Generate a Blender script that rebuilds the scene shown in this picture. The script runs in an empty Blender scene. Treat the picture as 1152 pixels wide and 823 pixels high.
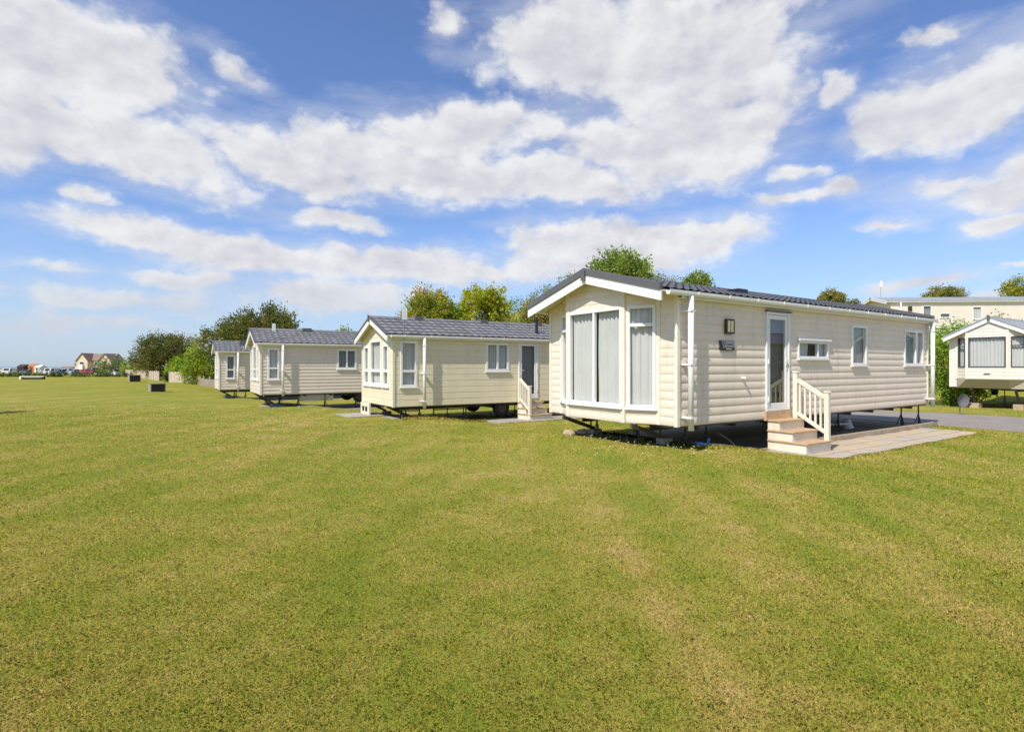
import bpy, math, random
import numpy as np
from math import sin, cos, pi, radians, exp, sqrt, atan2, asin
from mathutils import Vector, Matrix
random.seed(7)
C = bpy.context.scene.collection

# ------------------------------------------------------------------ camera
CAM_H = 1.72
cam = bpy.data.cameras.new('camera'); camo = bpy.data.objects.new('camera', cam); C.objects.link(camo)
cam.sensor_width = 36; cam.lens = 36 * 612 / 1152; cam.clip_end = 6000; cam.clip_start = 0.05
camo.location = (0, 0, CAM_H); camo.rotation_euler = (pi / 2, 0, 0)
sc = bpy.context.scene; sc.camera = camo
sc.view_settings.view_transform = 'Standard'; sc.view_settings.look = 'None'; sc.view_settings.exposure = 0
sc.cycles.max_bounces = 6; sc.cycles.transparent_max_bounces = 16

# ------------------------------------------------------------------ nodes
class NT:
    def __init__(s, tree): s.t = tree; s.n = tree.nodes; s.l = tree.links
    def node(s, typ, **kw):
        n = s.n.new(typ)
        for k, v in kw.items(): setattr(n, k, v)
        return n
    def put(s, sock, v):
        if isinstance(v, bpy.types.NodeSocket): s.l.new(v, sock)
        elif v is not None:
            try: sock.default_value = v
            except Exception: sock.default_value = tuple(v) + (1,)
    def math(s, op, a, b=None, c=None, clamp=False):
        n = s.node('ShaderNodeMath', operation=op, use_clamp=clamp)
        s.put(n.inputs[0], a); s.put(n.inputs[1], b)
        if c is not None: s.put(n.inputs[2], c)
        return n.outputs[0]
    def vmath(s, op, a, b=None):
        n = s.node('ShaderNodeVectorMath', operation=op); s.put(n.inputs[0], a)
        if b is not None: s.put(n.inputs[1], b)
        return n
    def mix(s, f, a, b, mode='MIX'):
        n = s.node('ShaderNodeMix', data_type='RGBA', blend_type=mode)
        s.put(n.inputs[0], f); s.put(n.inputs[6], a); s.put(n.inputs[7], b)
        return n.outputs[2]
    def noise(s, vec, scale, detail=4, rough=.55, lac=2.0, dist=0):
        n = s.node('ShaderNodeTexNoise'); s.put(n.inputs['Vector'], vec)
        n.inputs['Scale'].default_value = scale; n.inputs['Detail'].default_value = detail
        n.inputs['Roughness'].default_value = rough; n.inputs['Lacunarity'].default_value = lac
        n.inputs['Distortion'].default_value = dist
        return n.outputs[0]
    def ss(s, x, a, b):
        n = s.node('ShaderNodeMapRange', interpolation_type='SMOOTHSTEP'); s.put(n.inputs[0], x)
        n.inputs[1].default_value = a; n.inputs[2].default_value = b
        return n.outputs[0]
    def mapping(s, vec, loc=(0, 0, 0), rot=(0, 0, 0), scale=(1, 1, 1), typ='POINT'):
        n = s.node('ShaderNodeMapping', vector_type=typ); s.put(n.inputs[0], vec)
        n.inputs[1].default_value = loc; n.inputs[2].default_value = rot; n.inputs[3].default_value = scale
        return n.outputs[0]
    def bump(s, h, strength=.3, dist=.02):
        n = s.node('ShaderNodeBump'); s.put(n.inputs['Height'], h)
        n.inputs['Strength'].default_value = strength; n.inputs['Distance'].default_value = dist
        return n.outputs[0]

def new_mat(name):
    m = bpy.data.materials.new(name); m.use_nodes = True
    t = NT(m.node_tree); t.n.clear()
    out = t.node('ShaderNodeOutputMaterial')
    return m, t, out
def c4(c): return (c[0], c[1], c[2], 1)

def paint(name, col, rough=.5, var=.12, scale=3.0, dirt=0.0, bump=0.0, bscale=60, metal=0, coat=None, dirtcol=(.25, .21, .15), spec=.5):
    """general surface: base colour broken up by two noises, optional dirt"""
    m, t, out = new_mat(name)
    P = t.node('ShaderNodeBsdfPrincipled')
    geo = t.node('ShaderNodeNewGeometry'); pos = geo.outputs['Position']
    n1 = t.noise(pos, scale, 5, .6); n2 = t.noise(pos, scale * 9, 3, .6)
    f = t.math('ADD', t.math('MULTIPLY', n1, .65), t.math('MULTIPLY', n2, .35))
    lo = tuple(x * (1 - var) for x in col); hi = tuple(min(1, x * (1 + var)) for x in col)
    c = t.mix(t.ss(f, .3, .7), c4(lo), c4(hi))
    if dirt:
        st = t.noise(t.mapping(pos, scale=(5, 5, .7)), 1.2, 4, .65)
        c = t.mix(t.math('MULTIPLY', t.ss(st, .48, .8), dirt), c, c4(dirtcol))
    t.put(P.inputs['Base Color'], c); P.inputs['Metallic'].default_value = metal
    P.inputs['Specular IOR Level'].default_value = spec
    t.put(P.inputs['Roughness'], t.math('ADD', rough - .06, t.math('MULTIPLY', n2, .12)))
    if bump: t.put(P.inputs['Normal'], t.bump(t.noise(pos, bscale, 3), bump, .01))
    t.l.new(P.outputs[0], out.inputs[0])
    return m

def glass_mat(name, tint=(.9, .93, .93), refl=1.0):
    m, t, out = new_mat(name)
    tr = t.node('ShaderNodeBsdfTransparent'); tr.inputs[0].default_value = c4(tint)
    gl = t.node('ShaderNodeBsdfGlossy'); gl.inputs['Roughness'].default_value = .015
    lw = t.node('ShaderNodeLayerWeight'); lw.inputs[0].default_value = .5
    fres = t.math('ADD', .045, t.math('MULTIPLY', t.math('POWER', lw.outputs['Facing'], 4.5), .9))
    geo = t.node('ShaderNodeNewGeometry')
    t.put(gl.inputs['Normal'], t.bump(t.noise(geo.outputs['Position'], 1.6, 1), .04, .05))
    mx = t.node('ShaderNodeMixShader')
    t.put(mx.inputs[0], t.math('MULTIPLY', fres, refl, clamp=True))
    t.l.new(tr.outputs[0], mx.inputs[1]); t.l.new(gl.outputs[0], mx.inputs[2]); t.l.new(mx.outputs[0], out.inputs[0])
    return m

def leaf_mat(name, cols, clump=.5, trans=.35):
    """cols: dark, mid, light, accent"""
    m, t, out = new_mat(name)
    geo = t.node('ShaderNodeNewGeometry')
    rnd = geo.outputs['Random Per Island']
    n = t.noise(geo.outputs['Position'], clump, 4, .6)
    r = t.node('ShaderNodeValToRGB'); e = r.color_ramp.elements
    e[0].position = .1; e[0].color = c4(cols[0]); e[1].position = .95; e[1].color = c4(cols[2])
    k = e.new(.5); k.color = c4(cols[1])
    t.put(r.inputs[0], t.math('ADD', t.math('MULTIPLY', rnd, .55), t.math('MULTIPLY', t.ss(n, .3, .7), .45)))
    n2 = t.noise(geo.outputs['Position'], clump * .8 + .13, 3, .6)
    c = t.mix(t.math('MULTIPLY', t.ss(n2, .52, .68), .7), r.outputs[0], c4(cols[3]))
    d = t.node('ShaderNodeBsdfPrincipled'); t.put(d.inputs['Base Color'], c); d.inputs['Roughness'].default_value = .55
    d.inputs['Specular IOR Level'].default_value = .25
    tl = t.node('ShaderNodeBsdfTranslucent'); t.put(tl.inputs[0], t.mix(.5, c, (.16, .2, .02, 1)))
    mx = t.node('ShaderNodeMixShader'); mx.inputs[0].default_value = trans
    t.l.new(d.outputs[0], mx.inputs[1]); t.l.new(tl.outputs[0], mx.inputs[2]); t.l.new(mx.outputs[0], out.inputs[0])
    return m

# ------------------------------------------------------------------ mesh builder
class MB:
    def __init__(s): s.v = []; s.f = []
    def quad(s, a, b, c, d):
        i = len(s.v); s.v += [tuple(a), tuple(b), tuple(c), tuple(d)]; s.f.append((i, i + 1, i + 2, i + 3)); return s
    def poly(s, pts):
        i = len(s.v); s.v += [tuple(p) for p in pts]; s.f.append(tuple(range(i, i + len(pts)))); return s
    def hexa(s, p):       # 8 points: bottom 4, top 4
        i = len(s.v); s.v += [tuple(q) for q in p]
        for f in ((3, 2, 1, 0), (4, 5, 6, 7), (0, 1, 5, 4), (1, 2, 6, 5), (2, 3, 7, 6), (3, 0, 4, 7)): s.f.append(tuple(i + k for k in f))
        return s
    def box(s, x0, x1, y0, y1, z0, z1):
        return s.hexa([(x0, y0, z0), (x1, y0, z0), (x1, y1, z0), (x0, y1, z0), (x0, y0, z1), (x1, y0, z1), (x1, y1, z1), (x0, y1, z1)])
    def pbox(s, P, u0, u1, n0, n1, z0, z1):   # box in a wall plane P=(O,U,N)
        O, U, N = P
        def q(u, n, z): return (O[0] + U[0] * u + N[0] * n, O[1] + U[1] * u + N[1] * n, z)
        return s.hexa([q(u0, n0, z0), q(u1, n0, z0), q(u1, n1, z0), q(u0, n1, z0), q(u0, n0, z1), q(u1, n0, z1), q(u1, n1, z1), q(u0, n1, z1)])
    def prism(s, pts, x0, x1):                # polygon in (y,z) extruded along x
        i = len(s.v); n = len(pts)
        s.v += [(x0, p[0], p[1]) for p in pts] + [(x1, p[0], p[1]) for p in pts]
        s.f.append(tuple(range(i + n - 1, i - 1, -1))); s.f.append(tuple(range(i + n, i + 2 * n)))
        for k in range(n): s.f.append((i + k, i + (k + 1) % n, i + n + (k + 1) % n, i + n + k))
        return s
    def prism_y(s, pts, y0, y1):              # polygon in (x,z) extruded along y
        i = len(s.v); n = len(pts)
        s.v += [(p[0], y0, p[1]) for p in pts] + [(p[0], y1, p[1]) for p in pts]
        s.f.append(tuple(range(i, i + n))); s.f.append(tuple(range(i + 2 * n - 1, i + n - 1, -1)))
        for k in range(n): s.f.append((i + (k + 1) % n, i + k, i + n + k, i + n + (k + 1) % n))
        return s
    def tube(s, pts, rad, n=8, cap=True):
        rings = []
        pts = [Vector(p) for p in pts]
        if not isinstance(rad, (list, tuple)): rad = [rad] * len(pts)
        for k, p in enumerate(pts):
            d = (pts[min(k + 1, len(pts) - 1)] - pts[max(k - 1, 0)]).normalized()
            a = d.orthogonal().normalized() if abs(d.z) > .9 else d.cross(Vector((0, 0, 1))).normalized()
            b = d.cross(a)
            i = len(s.v); rings.append(i)
            s.v += [tuple(p + a * cos(2 * pi * j / n) * rad[k] + b * sin(2 * pi * j / n) * rad[k]) for j in range(n)]
        for r0, r1 in zip(rings, rings[1:]):
            for j in range(n): s.f.append((r0 + j, r0 + (j + 1) % n, r1 + (j + 1) % n, r1 + j))
        if cap:
            s.f.append(tuple(rings[0] + j for j in range(n))[::-1]); s.f.append(tuple(rings[-1] + j for j in range(n)))
        return s
    def bar(s, a, b, w, h):                   # rectangular bar between two points
        a, b = Vector(a), Vector(b); d = (b - a).normalized()
        x = d.cross(Vector((0, 0, 1))); x = x.normalized() if x.length > .01 else Vector((1, 0, 0)); z = x.cross(d)
        x *= w / 2; z *= h / 2
        return s.hexa([a - x - z, a + x - z, b + x - z, b - x - z, a - x + z, a + x + z, b + x + z, b - x + z])
    def build(s, name, mat, parent=None, smooth=False, bevel=0):
        me = bpy.data.meshes.new(name); me.from_pydata(s.v, [], s.f); me.update()
        o = bpy.data.objects.new(name, me); C.objects.link(o); me.materials.append(mat)
        if parent: o.parent = parent
        if smooth:
            for p in me.polygons: p.use_smooth = True
        if bevel:
            b = o.modifiers.new('bevel', 'BEVEL'); b.width = bevel; b.segments = 2; b.limit_method = 'ANGLE'
        return o

def tag(o, label=None, cat=None, group=None, kind=None):
    if label: o['label'] = label
    if cat: o['category'] = cat
    if group: o['group'] = group
    if kind: o['kind'] = kind
    return o
def thing(name, label, cat, loc=(0, 0, 0), rz=0, group=None):
    o = bpy.data.objects.new(name, None); C.objects.link(o); o.location = loc; o.rotation_euler = (0, 0, rz)
    o.empty_display_size = .3
    return tag(o, label, cat, group)

# ------------------------------------------------------------------ terrain
YAW = radians(33.2)
D1 = (cos(YAW), sin(YAW)); D2 = (-sin(YAW), cos(YAW))
V1O = (2.9417, 9.7)
def np_ss(a, b, x): 
    t = np.clip((x - a) / (b - a), 0, 1); return t * t * (3 - 2 * t)
def terrain(x, y):
    x = np.asarray(x, float); y = np.asarray(y, float)
    dx, dy = x - V1O[0], y - V1O[1]
    u = dx * D1[0] + dy * D1[1]; v = dx * D2[0] + dy * D2[1]
    w = u + .16 * np.clip(v, -5, 40)
    A = np.interp(v, [2, 9, 19, 29, 60], [.19, .03, -.08, -.16, -.1])
    z = np_ss(-5, -1.5, v) * (A * np_ss(-4, -.5, w) - .21 * np_ss(.9, 2.8, w) * np_ss(90, 50, v))
    z = z - .2 * np_ss(12, 19, u) * np_ss(60, 30, y)
    z = z + 4.5 * np_ss(31, 44, y) * np_ss(13, 29, x)
    z = z + 24 * np.exp(-((x - 25) / 45) ** 2 - ((y - 165) / 38) ** 2)
    z = z - 1.0 * np_ss(86, 150, y) * np_ss(0, -25, x)
    z = z - 7.0 * np_ss(300, 420, y)
    z = z + .004 * np.sin(x * .7 + .7 * np.sin(y * .4)) * np.sin(y * .5 + .4)
    return z
def tz(x, y): return float(terrain(x, y))
def at(px, Y, py=None):
    """world x (and z) of something that stands at depth Y"""
    X = (px - 576) / 612 * Y
    return (X, Y, tz(X, Y)) if py is None else (X, Y, CAM_H - (py - 411.5) / 612 * Y)

def grid_mesh(name, xs, ys, zf, mat):
    X, Y = np.meshgrid(xs, ys); Z = zf(X, Y)
    co = np.stack([X, Y, Z], -1).reshape(-1, 3)
    ny, nx = X.shape
    idx = np.arange(nx * ny).reshape(ny, nx)
    f = np.stack([idx[:-1, :-1], idx[:-1, 1:], idx[1:, 1:], idx[1:, :-1]], -1).reshape(-1, 4)
    return np_mesh(name, co, f, mat, smooth=True)
def np_mesh(name, co, f, mat, parent=None, smooth=False):
    k = f.shape[1]
    me = bpy.data.meshes.new(name)
    me.vertices.add(len(co)); me.vertices.foreach_set('co', np.ascontiguousarray(co, dtype=np.float32).ravel())
    me.loops.add(f.size); me.loops.foreach_set('vertex_index', np.ascontiguousarray(f, dtype=np.int32).ravel())
    me.polygons.add(len(f)); me.polygons.foreach_set('loop_start', np.arange(0, f.size, k, dtype=np.int32))
    if smooth: me.polygons.foreach_set('use_smooth', np.ones(len(f), dtype=bool))
    me.update(calc_edges=True); me.validate()
    o = bpy.data.objects.new(name, me); C.objects.link(o); me.materials.append(mat)
    if parent: o.parent = parent
    return o

# ------------------------------------------------------------------ grass colour (shared)
def grass_colour(t, pos, blades=None):
    st = t.mapping(pos, rot=(0, 0, -YAW), scale=(1, .10, 1))            # mowing direction
    big = t.noise(pos, .22, 5, .65); med = t.noise(pos, 1.1, 6, .68); fin = t.noise(pos, 5.5, 4, .65)
    strp = t.noise(st, 1.25, 3, .55)
    f = t.math('ADD', t.math('ADD', t.math('MULTIPLY', big, .30), t.math('MULTIPLY', med, .42)), t.math('MULTIPLY', strp, .28))
    r = t.node('ShaderNodeValToRGB'); e = r.color_ramp.elements
    e[0].position = .38; e[0].color = (.172, .217, .029, 1)
    e[1].position = .63; e[1].color = (.412, .305, .125, 1)
    a = e.new(.47); a.color = (.236, .242, .040, 1)
    a = e.new(.55); a.color = (.308, .268, .064, 1)
    if blades is None:
        f2 = t.math('ADD', f, t.math('MULTIPLY', t.math('SUBTRACT', fin, .5), .16))
    else:
        f2 = t.math('ADD', f, t.math('MULTIPLY', t.math('SUBTRACT', blades, .48), .17))
    t.put(r.inputs[0], f2)
    return r.outputs[0], fin, med

def ground_mat():
    m, t, out = new_mat('lawn')
    P = t.node('ShaderNodeBsdfPrincipled'); P.inputs['Roughness'].default_value = .85; P.inputs['Specular IOR Level'].default_value = .1
    geo = t.node('ShaderNodeNewGeometry'); pos = geo.outputs['Position']
    c, fin, med = grass_colour(t, pos)
    vf = t.noise(pos, 42, 3, .7); vf2 = t.noise(pos, 150, 2, .7)
    sh = t.math('ADD', t.math('MULTIPLY', vf, .6), t.math('MULTIPLY', vf2, .4))
    c = t.mix(t.math('MULTIPLY', t.ss(sh, .42, .62), .45), c, t.mix(1, c, (.66, .70, .55, 1), 'MULTIPLY'))
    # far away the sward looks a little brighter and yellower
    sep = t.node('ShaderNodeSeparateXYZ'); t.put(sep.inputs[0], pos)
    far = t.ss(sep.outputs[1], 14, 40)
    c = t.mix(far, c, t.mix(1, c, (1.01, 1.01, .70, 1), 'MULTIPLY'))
    t.put(P.inputs['Base Color'], c)
    t.put(P.inputs['Normal'], t.bump(t.math('ADD', sh, t.math('MULTIPLY', fin, .8)), .55, .03))
    t.l.new(P.outputs[0], out.inputs[0]); return m
def blade_mat():
    m, t, out = new_mat('grass_blades')
    geo = t.node('ShaderNodeNewGeometry'); pos = geo.outputs['Position']
    c, fin, med = grass_colour(t, pos, geo.outputs['Random Per Island'])
    at_ = t.node('ShaderNodeAttribute', attribute_name='tone')
    c = t.mix(1, c, at_.outputs['Color'], 'MULTIPLY')
    c = t.mix(1, c, (1.68, 1.64, 1.38, 1), 'MULTIPLY')
    d = t.node('ShaderNodeBsdfDiffuse'); t.put(d.inputs[0], c)
    nn = t.vmath('ADD', t.vmath('MULTIPLY', geo.outputs['Normal'], (.45, .45, .45)).outputs[0], (0, 0, .8)).outputs[0]
    t.put(d.inputs['Normal'], t.vmath('NORMALIZE', nn).outputs[0])      # a sward of leaning blades lights mostly from above
    tl = t.node('ShaderNodeBsdfTranslucent'); t.put(tl.inputs[0], c)
    mx = t.node('ShaderNodeMixShader'); mx.inputs[0].default_value = .25
    t.l.new(d.outputs[0], mx.inputs[1]); t.l.new(tl.outputs[0], mx.inputs[2]); t.l.new(mx.outputs[0], out.inputs[0])
    return m
M = {}
M['lawn'] = ground_mat(); M['blade'] = blade_mat()

def axis(a, b, step, lo, hi, grow=1.12):
    L = list(np.arange(a, b, step)); s = step; x = b
    while x < hi: L.append(x); s *= grow; x += s
    L.append(hi); s = step; x = a - step
    while x > lo: L.insert(0, x); s *= grow; x -= s
    L.insert(0, lo); return np.array(L)
ground = grid_mesh('ground', axis(-28, 28, .45, -900, 900), axis(-4, 36, .45, -80, 1200), terrain, M['lawn'])
tag(ground, kind='structure')

# ------------------------------------------------------------------ materials
WHITE = paint('upvc_white', (.80, .79, .77), .35, .04, 2, dirt=.10)
M['white'] = WHITE
M['fascia'] = paint('white_fascia', (.82, .81, .79), .4, .03, 2, dirt=.08)
M['cream1'] = paint('cream_vinyl_cladding', (.775, .660, .535), .45, .06, 1.0, dirt=.22)
M['trim1'] = paint('cream_trim', (.78, .70, .60), .45, .04, 1.5, dirt=.08)
M['yellow2'] = paint('pale_yellow_cladding', (.765, .675, .475), .45, .05, 1.3, dirt=.12)
M['trim2'] = paint('pale_yellow_trim', (.74, .68, .52), .45, .04, 1.5, dirt=.08)
M['beige3'] = paint('beige_cladding', (.73, .625, .515), .45, .05, 1.3, dirt=.14)
M['ivory5'] = paint('ivory_cladding', (.78, .715, .61), .45, .05, 1.3, dirt=.14)
M['tan5'] = paint('tan_panel', (.44, .38, .30), .5, .06, 2, dirt=.2)
M['soffit'] = paint('beige_soffit', (.66, .59, .44), .55, .05, 2)
M['roof1'] = paint('dark_grey_sheet_roof', (.095, .094, .098), .42, .25, 2.0, dirt=.15, dirtcol=(.14, .14, .13))
M['roof2'] = paint('slate_grey_tile_roof', (.19, .185, .185), .5, .28, 2.5, dirt=.25, dirtcol=(.2, .2, .19))
M['roof5'] = paint('pale_grey_roof', (.31, .32, .33), .5, .15, 2.5, dirt=.2)
M['verge'] = paint('dark_verge', (.115, .11, .11), .42, .1, 3)
M['steel'] = paint('galvanised_dark_steel', (.06, .052, .045), .6, .35, 7, dirt=.4, dirtcol=(.10, .05, .03))
M['galv'] = paint('galvanised_steel', (.32, .32, .31), .4, .2, 6, metal=.6)
M['rubber'] = paint('tyre_rubber', (.02, .02, .02), .8, .3, 8)
M['black'] = paint('black_plastic', (.015, .015, .017), .4, .2, 5)
M['plate'] = paint('grey_plate_face', (.20, .21, .22), .3, .08, 30)
M['bronze'] = paint('dark_bronze', (.045, .03, .02), .45, .2, 10)
M['lens'] = paint('frosted_lamp_glass', (.85, .68, .40), .3, .1, 20)
M['handle'] = paint('door_handle_white', (.75, .74, .70), .3, .05, 20)
M['glass'] = glass_mat('window_glass')
M['doorglass'] = glass_mat('door_glass', (.80, .82, .82), 2.3)
M['curtain'] = paint('grey_white_curtain', (.60, .575, .545), .85, .05, 2)
M['blindgrey'] = paint('grey_blind', (.26, .27, .28), .8, .12, 2)  # grey curtains; also stands in for the dimly lit room behind a door
M['blindgreen'] = paint('grey_green_curtain', (.36, .39, .37), .8, .12, 2)
M['interior'] = paint('dark_interior', (.10, .092, .085), .8, .3, 1.5)  # the room's lack of light is put into this colour
M['darkframe'] = paint('anodised_dark_frame', (.05, .055, .07), .4, .1, 5)
M['tread'] = paint('tan_decking', (.50, .34, .19), .6, .18, 7, dirt=.2)
M['stepside'] = paint('cream_step_plastic', (.76, .69, .57), .5, .05, 4, dirt=.14)
M['conc'] = paint('concrete', (.34, .31, .26), .9, .22, 2.2, dirt=.3, bump=.4, bscale=40, dirtcol=(.16, .13, .09))
M['concdark'] = paint('old_concrete_pad', (.30, .245, .185), .95, .30, 1.6, dirt=.4, bump=.5, bscale=30, dirtcol=(.09, .075, .05))
M['block'] = paint('concrete_block', (.33, .27, .21), .95, .25, 9, bump=.6, bscale=50)
M['stone'] = paint('tan_stone', (.42, .33, .22), .9, .25, 6, bump=.6, bscale=30)
M['edge'] = paint('weathered_timber', (.42, .33, .23), .8, .2, 8, dirt=.25)
M['fence'] = paint('bleached_fence_boards', (.52, .43, .33), .85, .16, 4, dirt=.3)
M['fence2'] = paint('weathered_fence_boards', (.32, .27, .21), .9, .22, 4, dirt=.4)
M['slat'] = paint('dark_stained_slats', (.035, .026, .019), .7, .3, 8)
M['binside'] = paint('grey_side_panel', (.30, .26, .22), .85, .15, 5, dirt=.3)
M['bluepl'] = paint('blue_plastic', (.05, .20, .45), .35, .1, 10)
M['hose'] = paint('pale_grey_hose', (.36, .34, .31), .6, .1, 10)
M['tar'] = paint('grey_asphalt', (.27, .235, .205), .9, .16, 1.2, dirt=.2, bump=.5, bscale=90, dirtcol=(.18, .165, .15))
M['bark'] = paint('brown_bark', (.085, .065, .045), .9, .35, 5, bump=.8, bscale=18)
M['daisy'] = paint('white_petals', (.8, .8, .76), .6, .04, 20)
M['dish'] = paint('grey_dish', (.15, .15, .155), .4, .15, 4)

# ------------------------------------------------------------------ caravan pieces
def cladding_profile(z0, z1, h, kind, k=1.0):
    pts = []
    z = z0
    while z < z1 - 1e-6:
        t = min(h, z1 - z)
        if kind == 'lap':        # bulging lapped board, lip at its bottom
            for a, o in ((0, .001), (.05, .009), (.18, .017), (.36, .021), (.55, .0205), (.74, .015), (.90, .007)): 
                if a * h < t: pts.append((z + a * h, o * k))
        else:                    # flat board with a narrow groove
            for a, o in ((0, 0), (.03, .002), (.07, .012), (.92, .010)):
                if a * h < t: pts.append((z + a * h, o))
        z += h
    pts.append((z1, .004)); return pts
def wall(mb, P, fL, fR, z0, z1, openings=(), h=.155, kind='lap', breaks=(), relief=.66):
    O, U, N = P
    prof = cladding_profile(z0, z1, h, kind, relief)
    bz = sorted(set([o[2] for o in openings] + [o[3] for o in openings] + list(breaks)))
    def q(u, n, z): return (O[0] + U[0] * u + N[0] * n, O[1] + U[1] * u + N[1] * n, z)
    for (za, oa), (zb, ob) in zip(prof, prof[1:]):
        cuts = [za] + [b for b in bz if za + 1e-5 < b < zb - 1e-5] + [zb]
        for a, b in zip(cuts, cuts[1:]):
            na = oa + (ob - oa) * (a - za) / (zb - za); nb = oa + (ob - oa) * (b - za) / (zb - za)
            m = (a + b) / 2; L, R = fL(m), fR(m)
            if R - L < .002: continue
            iv = [(L, R)]
            for (u0, u1, w0, w1) in openings:
                if w0 < m < w1:
                    nv = []
                    for p, r in iv:
                        if u1 <= p or u0 >= r: nv.append((p, r)); continue
                        if u0 > p: nv.append((p, u0))
                        if u1 < r: nv.append((u1, r))
                    iv = nv
            for p, r in iv:
                pa, pb = (fL(a), fL(b)) if p == L else (p, p)
                ra, rb = (fR(a), fR(b)) if r == R else (r, r)
                if ra < pa: pa = ra = (pa + ra) / 2
                if rb < pb: pb = rb = (pb + rb) / 2
                mb.quad(q(pa, na, a), q(ra, na, a), q(rb, nb, b), q(pb, nb, b))
def const(c): return lambda z: c

def curtain_mesh(P, u0, u1, n, z0, z1, seed=0, per=.12, amp=.032):
    rnd = random.Random(seed); mb = MB(); O, U, N = P
    k = max(8, int((u1 - u0) / .012)); rows = 5
    ph = [rnd.uniform(0, 6.28) for _ in range(4)]
    def pt(i, j):
        u = u0 + (u1 - u0) * i / k; z = z0 + (z1 - z0) * j / rows
        x = u / per * 2 * pi
        w = sin(x + ph[0] + .9 * sin(x * .23 + ph[1]) + .35 * sin(j * 1.3 + u * 5)) * .7 + .3 * sin(2.3 * x + ph[2])
        a = amp * (.55 + .45 * j / rows if j < rows else 1.0)
        m = n + a * w - .012
        return (O[0] + U[0] * u + N[0] * m, O[1] + U[1] * u + N[1] * m, z)
    g = [[pt(i, j) for j in range(rows + 1)] for i in range(k + 1)]
    base = 0
    for i in range(k + 1): mb.v += g[i]
    for i in range(k):
        for j in range(rows):
            a = i * (rows + 1) + j; mb.f.append((a, a + rows + 1, a + rows + 2, a + 1))
    return mb
def window(par, P, u0, u1, z0, z1, mull=(), trans=(), fw=.055, frame=None, cur='curtain', sill=True, seed=0, glass='glass', label=None, cgap=None, out=.035, hood=False):
    """returns the window part; pane, curtain and sill are its children"""
    mb = MB(); n0, n1 = -.05, out
    mb.pbox(P, u0, u1, n0, n1, z0, z0 + fw); mb.pbox(P, u0, u1, n0, n1, z1 - fw, z1)
    mb.pbox(P, u0, u0 + fw, n0, n1 - .001, z0 + fw, z1 - fw); mb.pbox(P, u1 - fw, u1, n0, n1 - .001, z0 + fw, z1 - fw)
    for m in mull: mb.pbox(P, m - fw * .45, m + fw * .45, n0 + .01, n1 - .004, z0 + fw, z1 - fw)
    for tr in trans:
        if isinstance(tr, tuple): zt, a, b = tr
        else: zt, a, b = tr, u0 + fw, u1 - fw
        mb.pbox(P, a, b, n0 + .012, n1 - .002, zt - fw * .5, zt + fw * .5)
    w = mb.build('window', frame or WHITE, par, bevel=.006)
    if label: w['label'] = label
    g = MB(); O, U, N = P
    def q(u, n, z): return (O[0] + U[0] * u + N[0] * n, O[1] + U[1] * u + N[1] * n, z)
    g.quad(q(u0 + fw, .004, z0 + fw), q(u1 - fw, .004, z0 + fw), q(u1 - fw, .004, z1 - fw), q(u0 + fw, .004, z1 - fw)).build('pane', M[glass], w)
    if cur:
        rs = [(u0 + .01, u1 - .01)] if cgap is None else [(u0 + .01, cgap[0]), (cgap[1], u1 - .01)]
        for k, (a, b) in enumerate(rs): curtain_mesh(P, a, b, -.075, z0 + .02, z1 - .02, seed + k * 11).build('curtain', M[cur], w, smooth=True)
    if sill: MB().pbox(P, u0 - .03, u1 + .03, -.01, out + .035, z0 - .035, z0 - .002).build('sill', frame or WHITE, w)
    if hood: MB().pbox(P, u0 - .03, u1 + .03, .0, out + .05, z1 + .003, z1 + .05).build('hood', WHITE, w)
    return w
def door(par, P, u0, u1, z0, z1, handle_right=True, blind='interior', glass='doorglass', hood=True):
    mb = MB(); f = .06
    mb.pbox(P, u0, u1, -.05, .04, z0, z0 + .05); mb.pbox(P, u0, u1, -.05, .04, z1 - f, z1)
    mb.pbox(P, u0, u0 + f, -.05, .039, z0 + .05, z1 - f); mb.pbox(P, u1 - f, u1, -.05, .039, z0 + .05, z1 - f)
    d = mb.build('door', WHITE, par, bevel=.006)
    lf = MB(); a, b, c, e = u0 + f + .006, u1 - f - .006, z0 + .056, z1 - f - .006; s = .085
    lf.pbox(P, a, b, -.035, .022, c, c + .10); lf.pbox(P, a, b, -.035, .022, e - s, e)
    lf.pbox(P, a, a + s, -.035, .021, c + .10, e - s); lf.pbox(P, b - s, b, -.035, .021, c + .10, e - s)
    lf.build('leaf', WHITE, d, bevel=.006)
    O, U, N = P
    def q(u, n, z): return (O[0] + U[0] * u + N[0] * n, O[1] + U[1] * u + N[1] * n, z)
    MB().quad(q(a + s, .0, c + .1), q(b - s, .0, c + .1), q(b - s, .0, e - s), q(a + s, .0, e - s)).build('pane', M[glass], d)
    MB().quad(q(a, -.12, c), q(b, -.12, c), q(b, -.12, e), q(a, -.12, e)).build('blind', M[blind], d)  # flat sheet with the room's dim light put into its colour
    hu = b - .04 if handle_right else a + .04; zc = z0 + .98
    h = MB(); h.pbox(P, hu - .022, hu + .022, .023, .034, zc - .12, zc + .12); sg = -1 if handle_right else 1
    h.pbox(P, min(hu, hu + sg * .11), max(hu, hu + sg * .11), .045, .062, zc + .02, zc + .045); h.pbox(P, hu - .01, hu + .01, .034, .05, zc + .022, zc + .043)
    h.build('handle', M['handle'], d)
    hx = u0 + f if handle_right else u1 - f
    for zz in (z0 + .25, (z0 + z1) / 2, z1 - .3): MB().pbox(P, hx - .02, hx + .02, .036, .056, zz - .05, zz + .05).build('hinge', M['handle'], d)
    if hood: MB().pbox(P, u0 - .03, u1 + .03, 0, .075, z1 + .003, z1 + .03).build('drip_strip', M['verge'], d)
    return d

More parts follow.
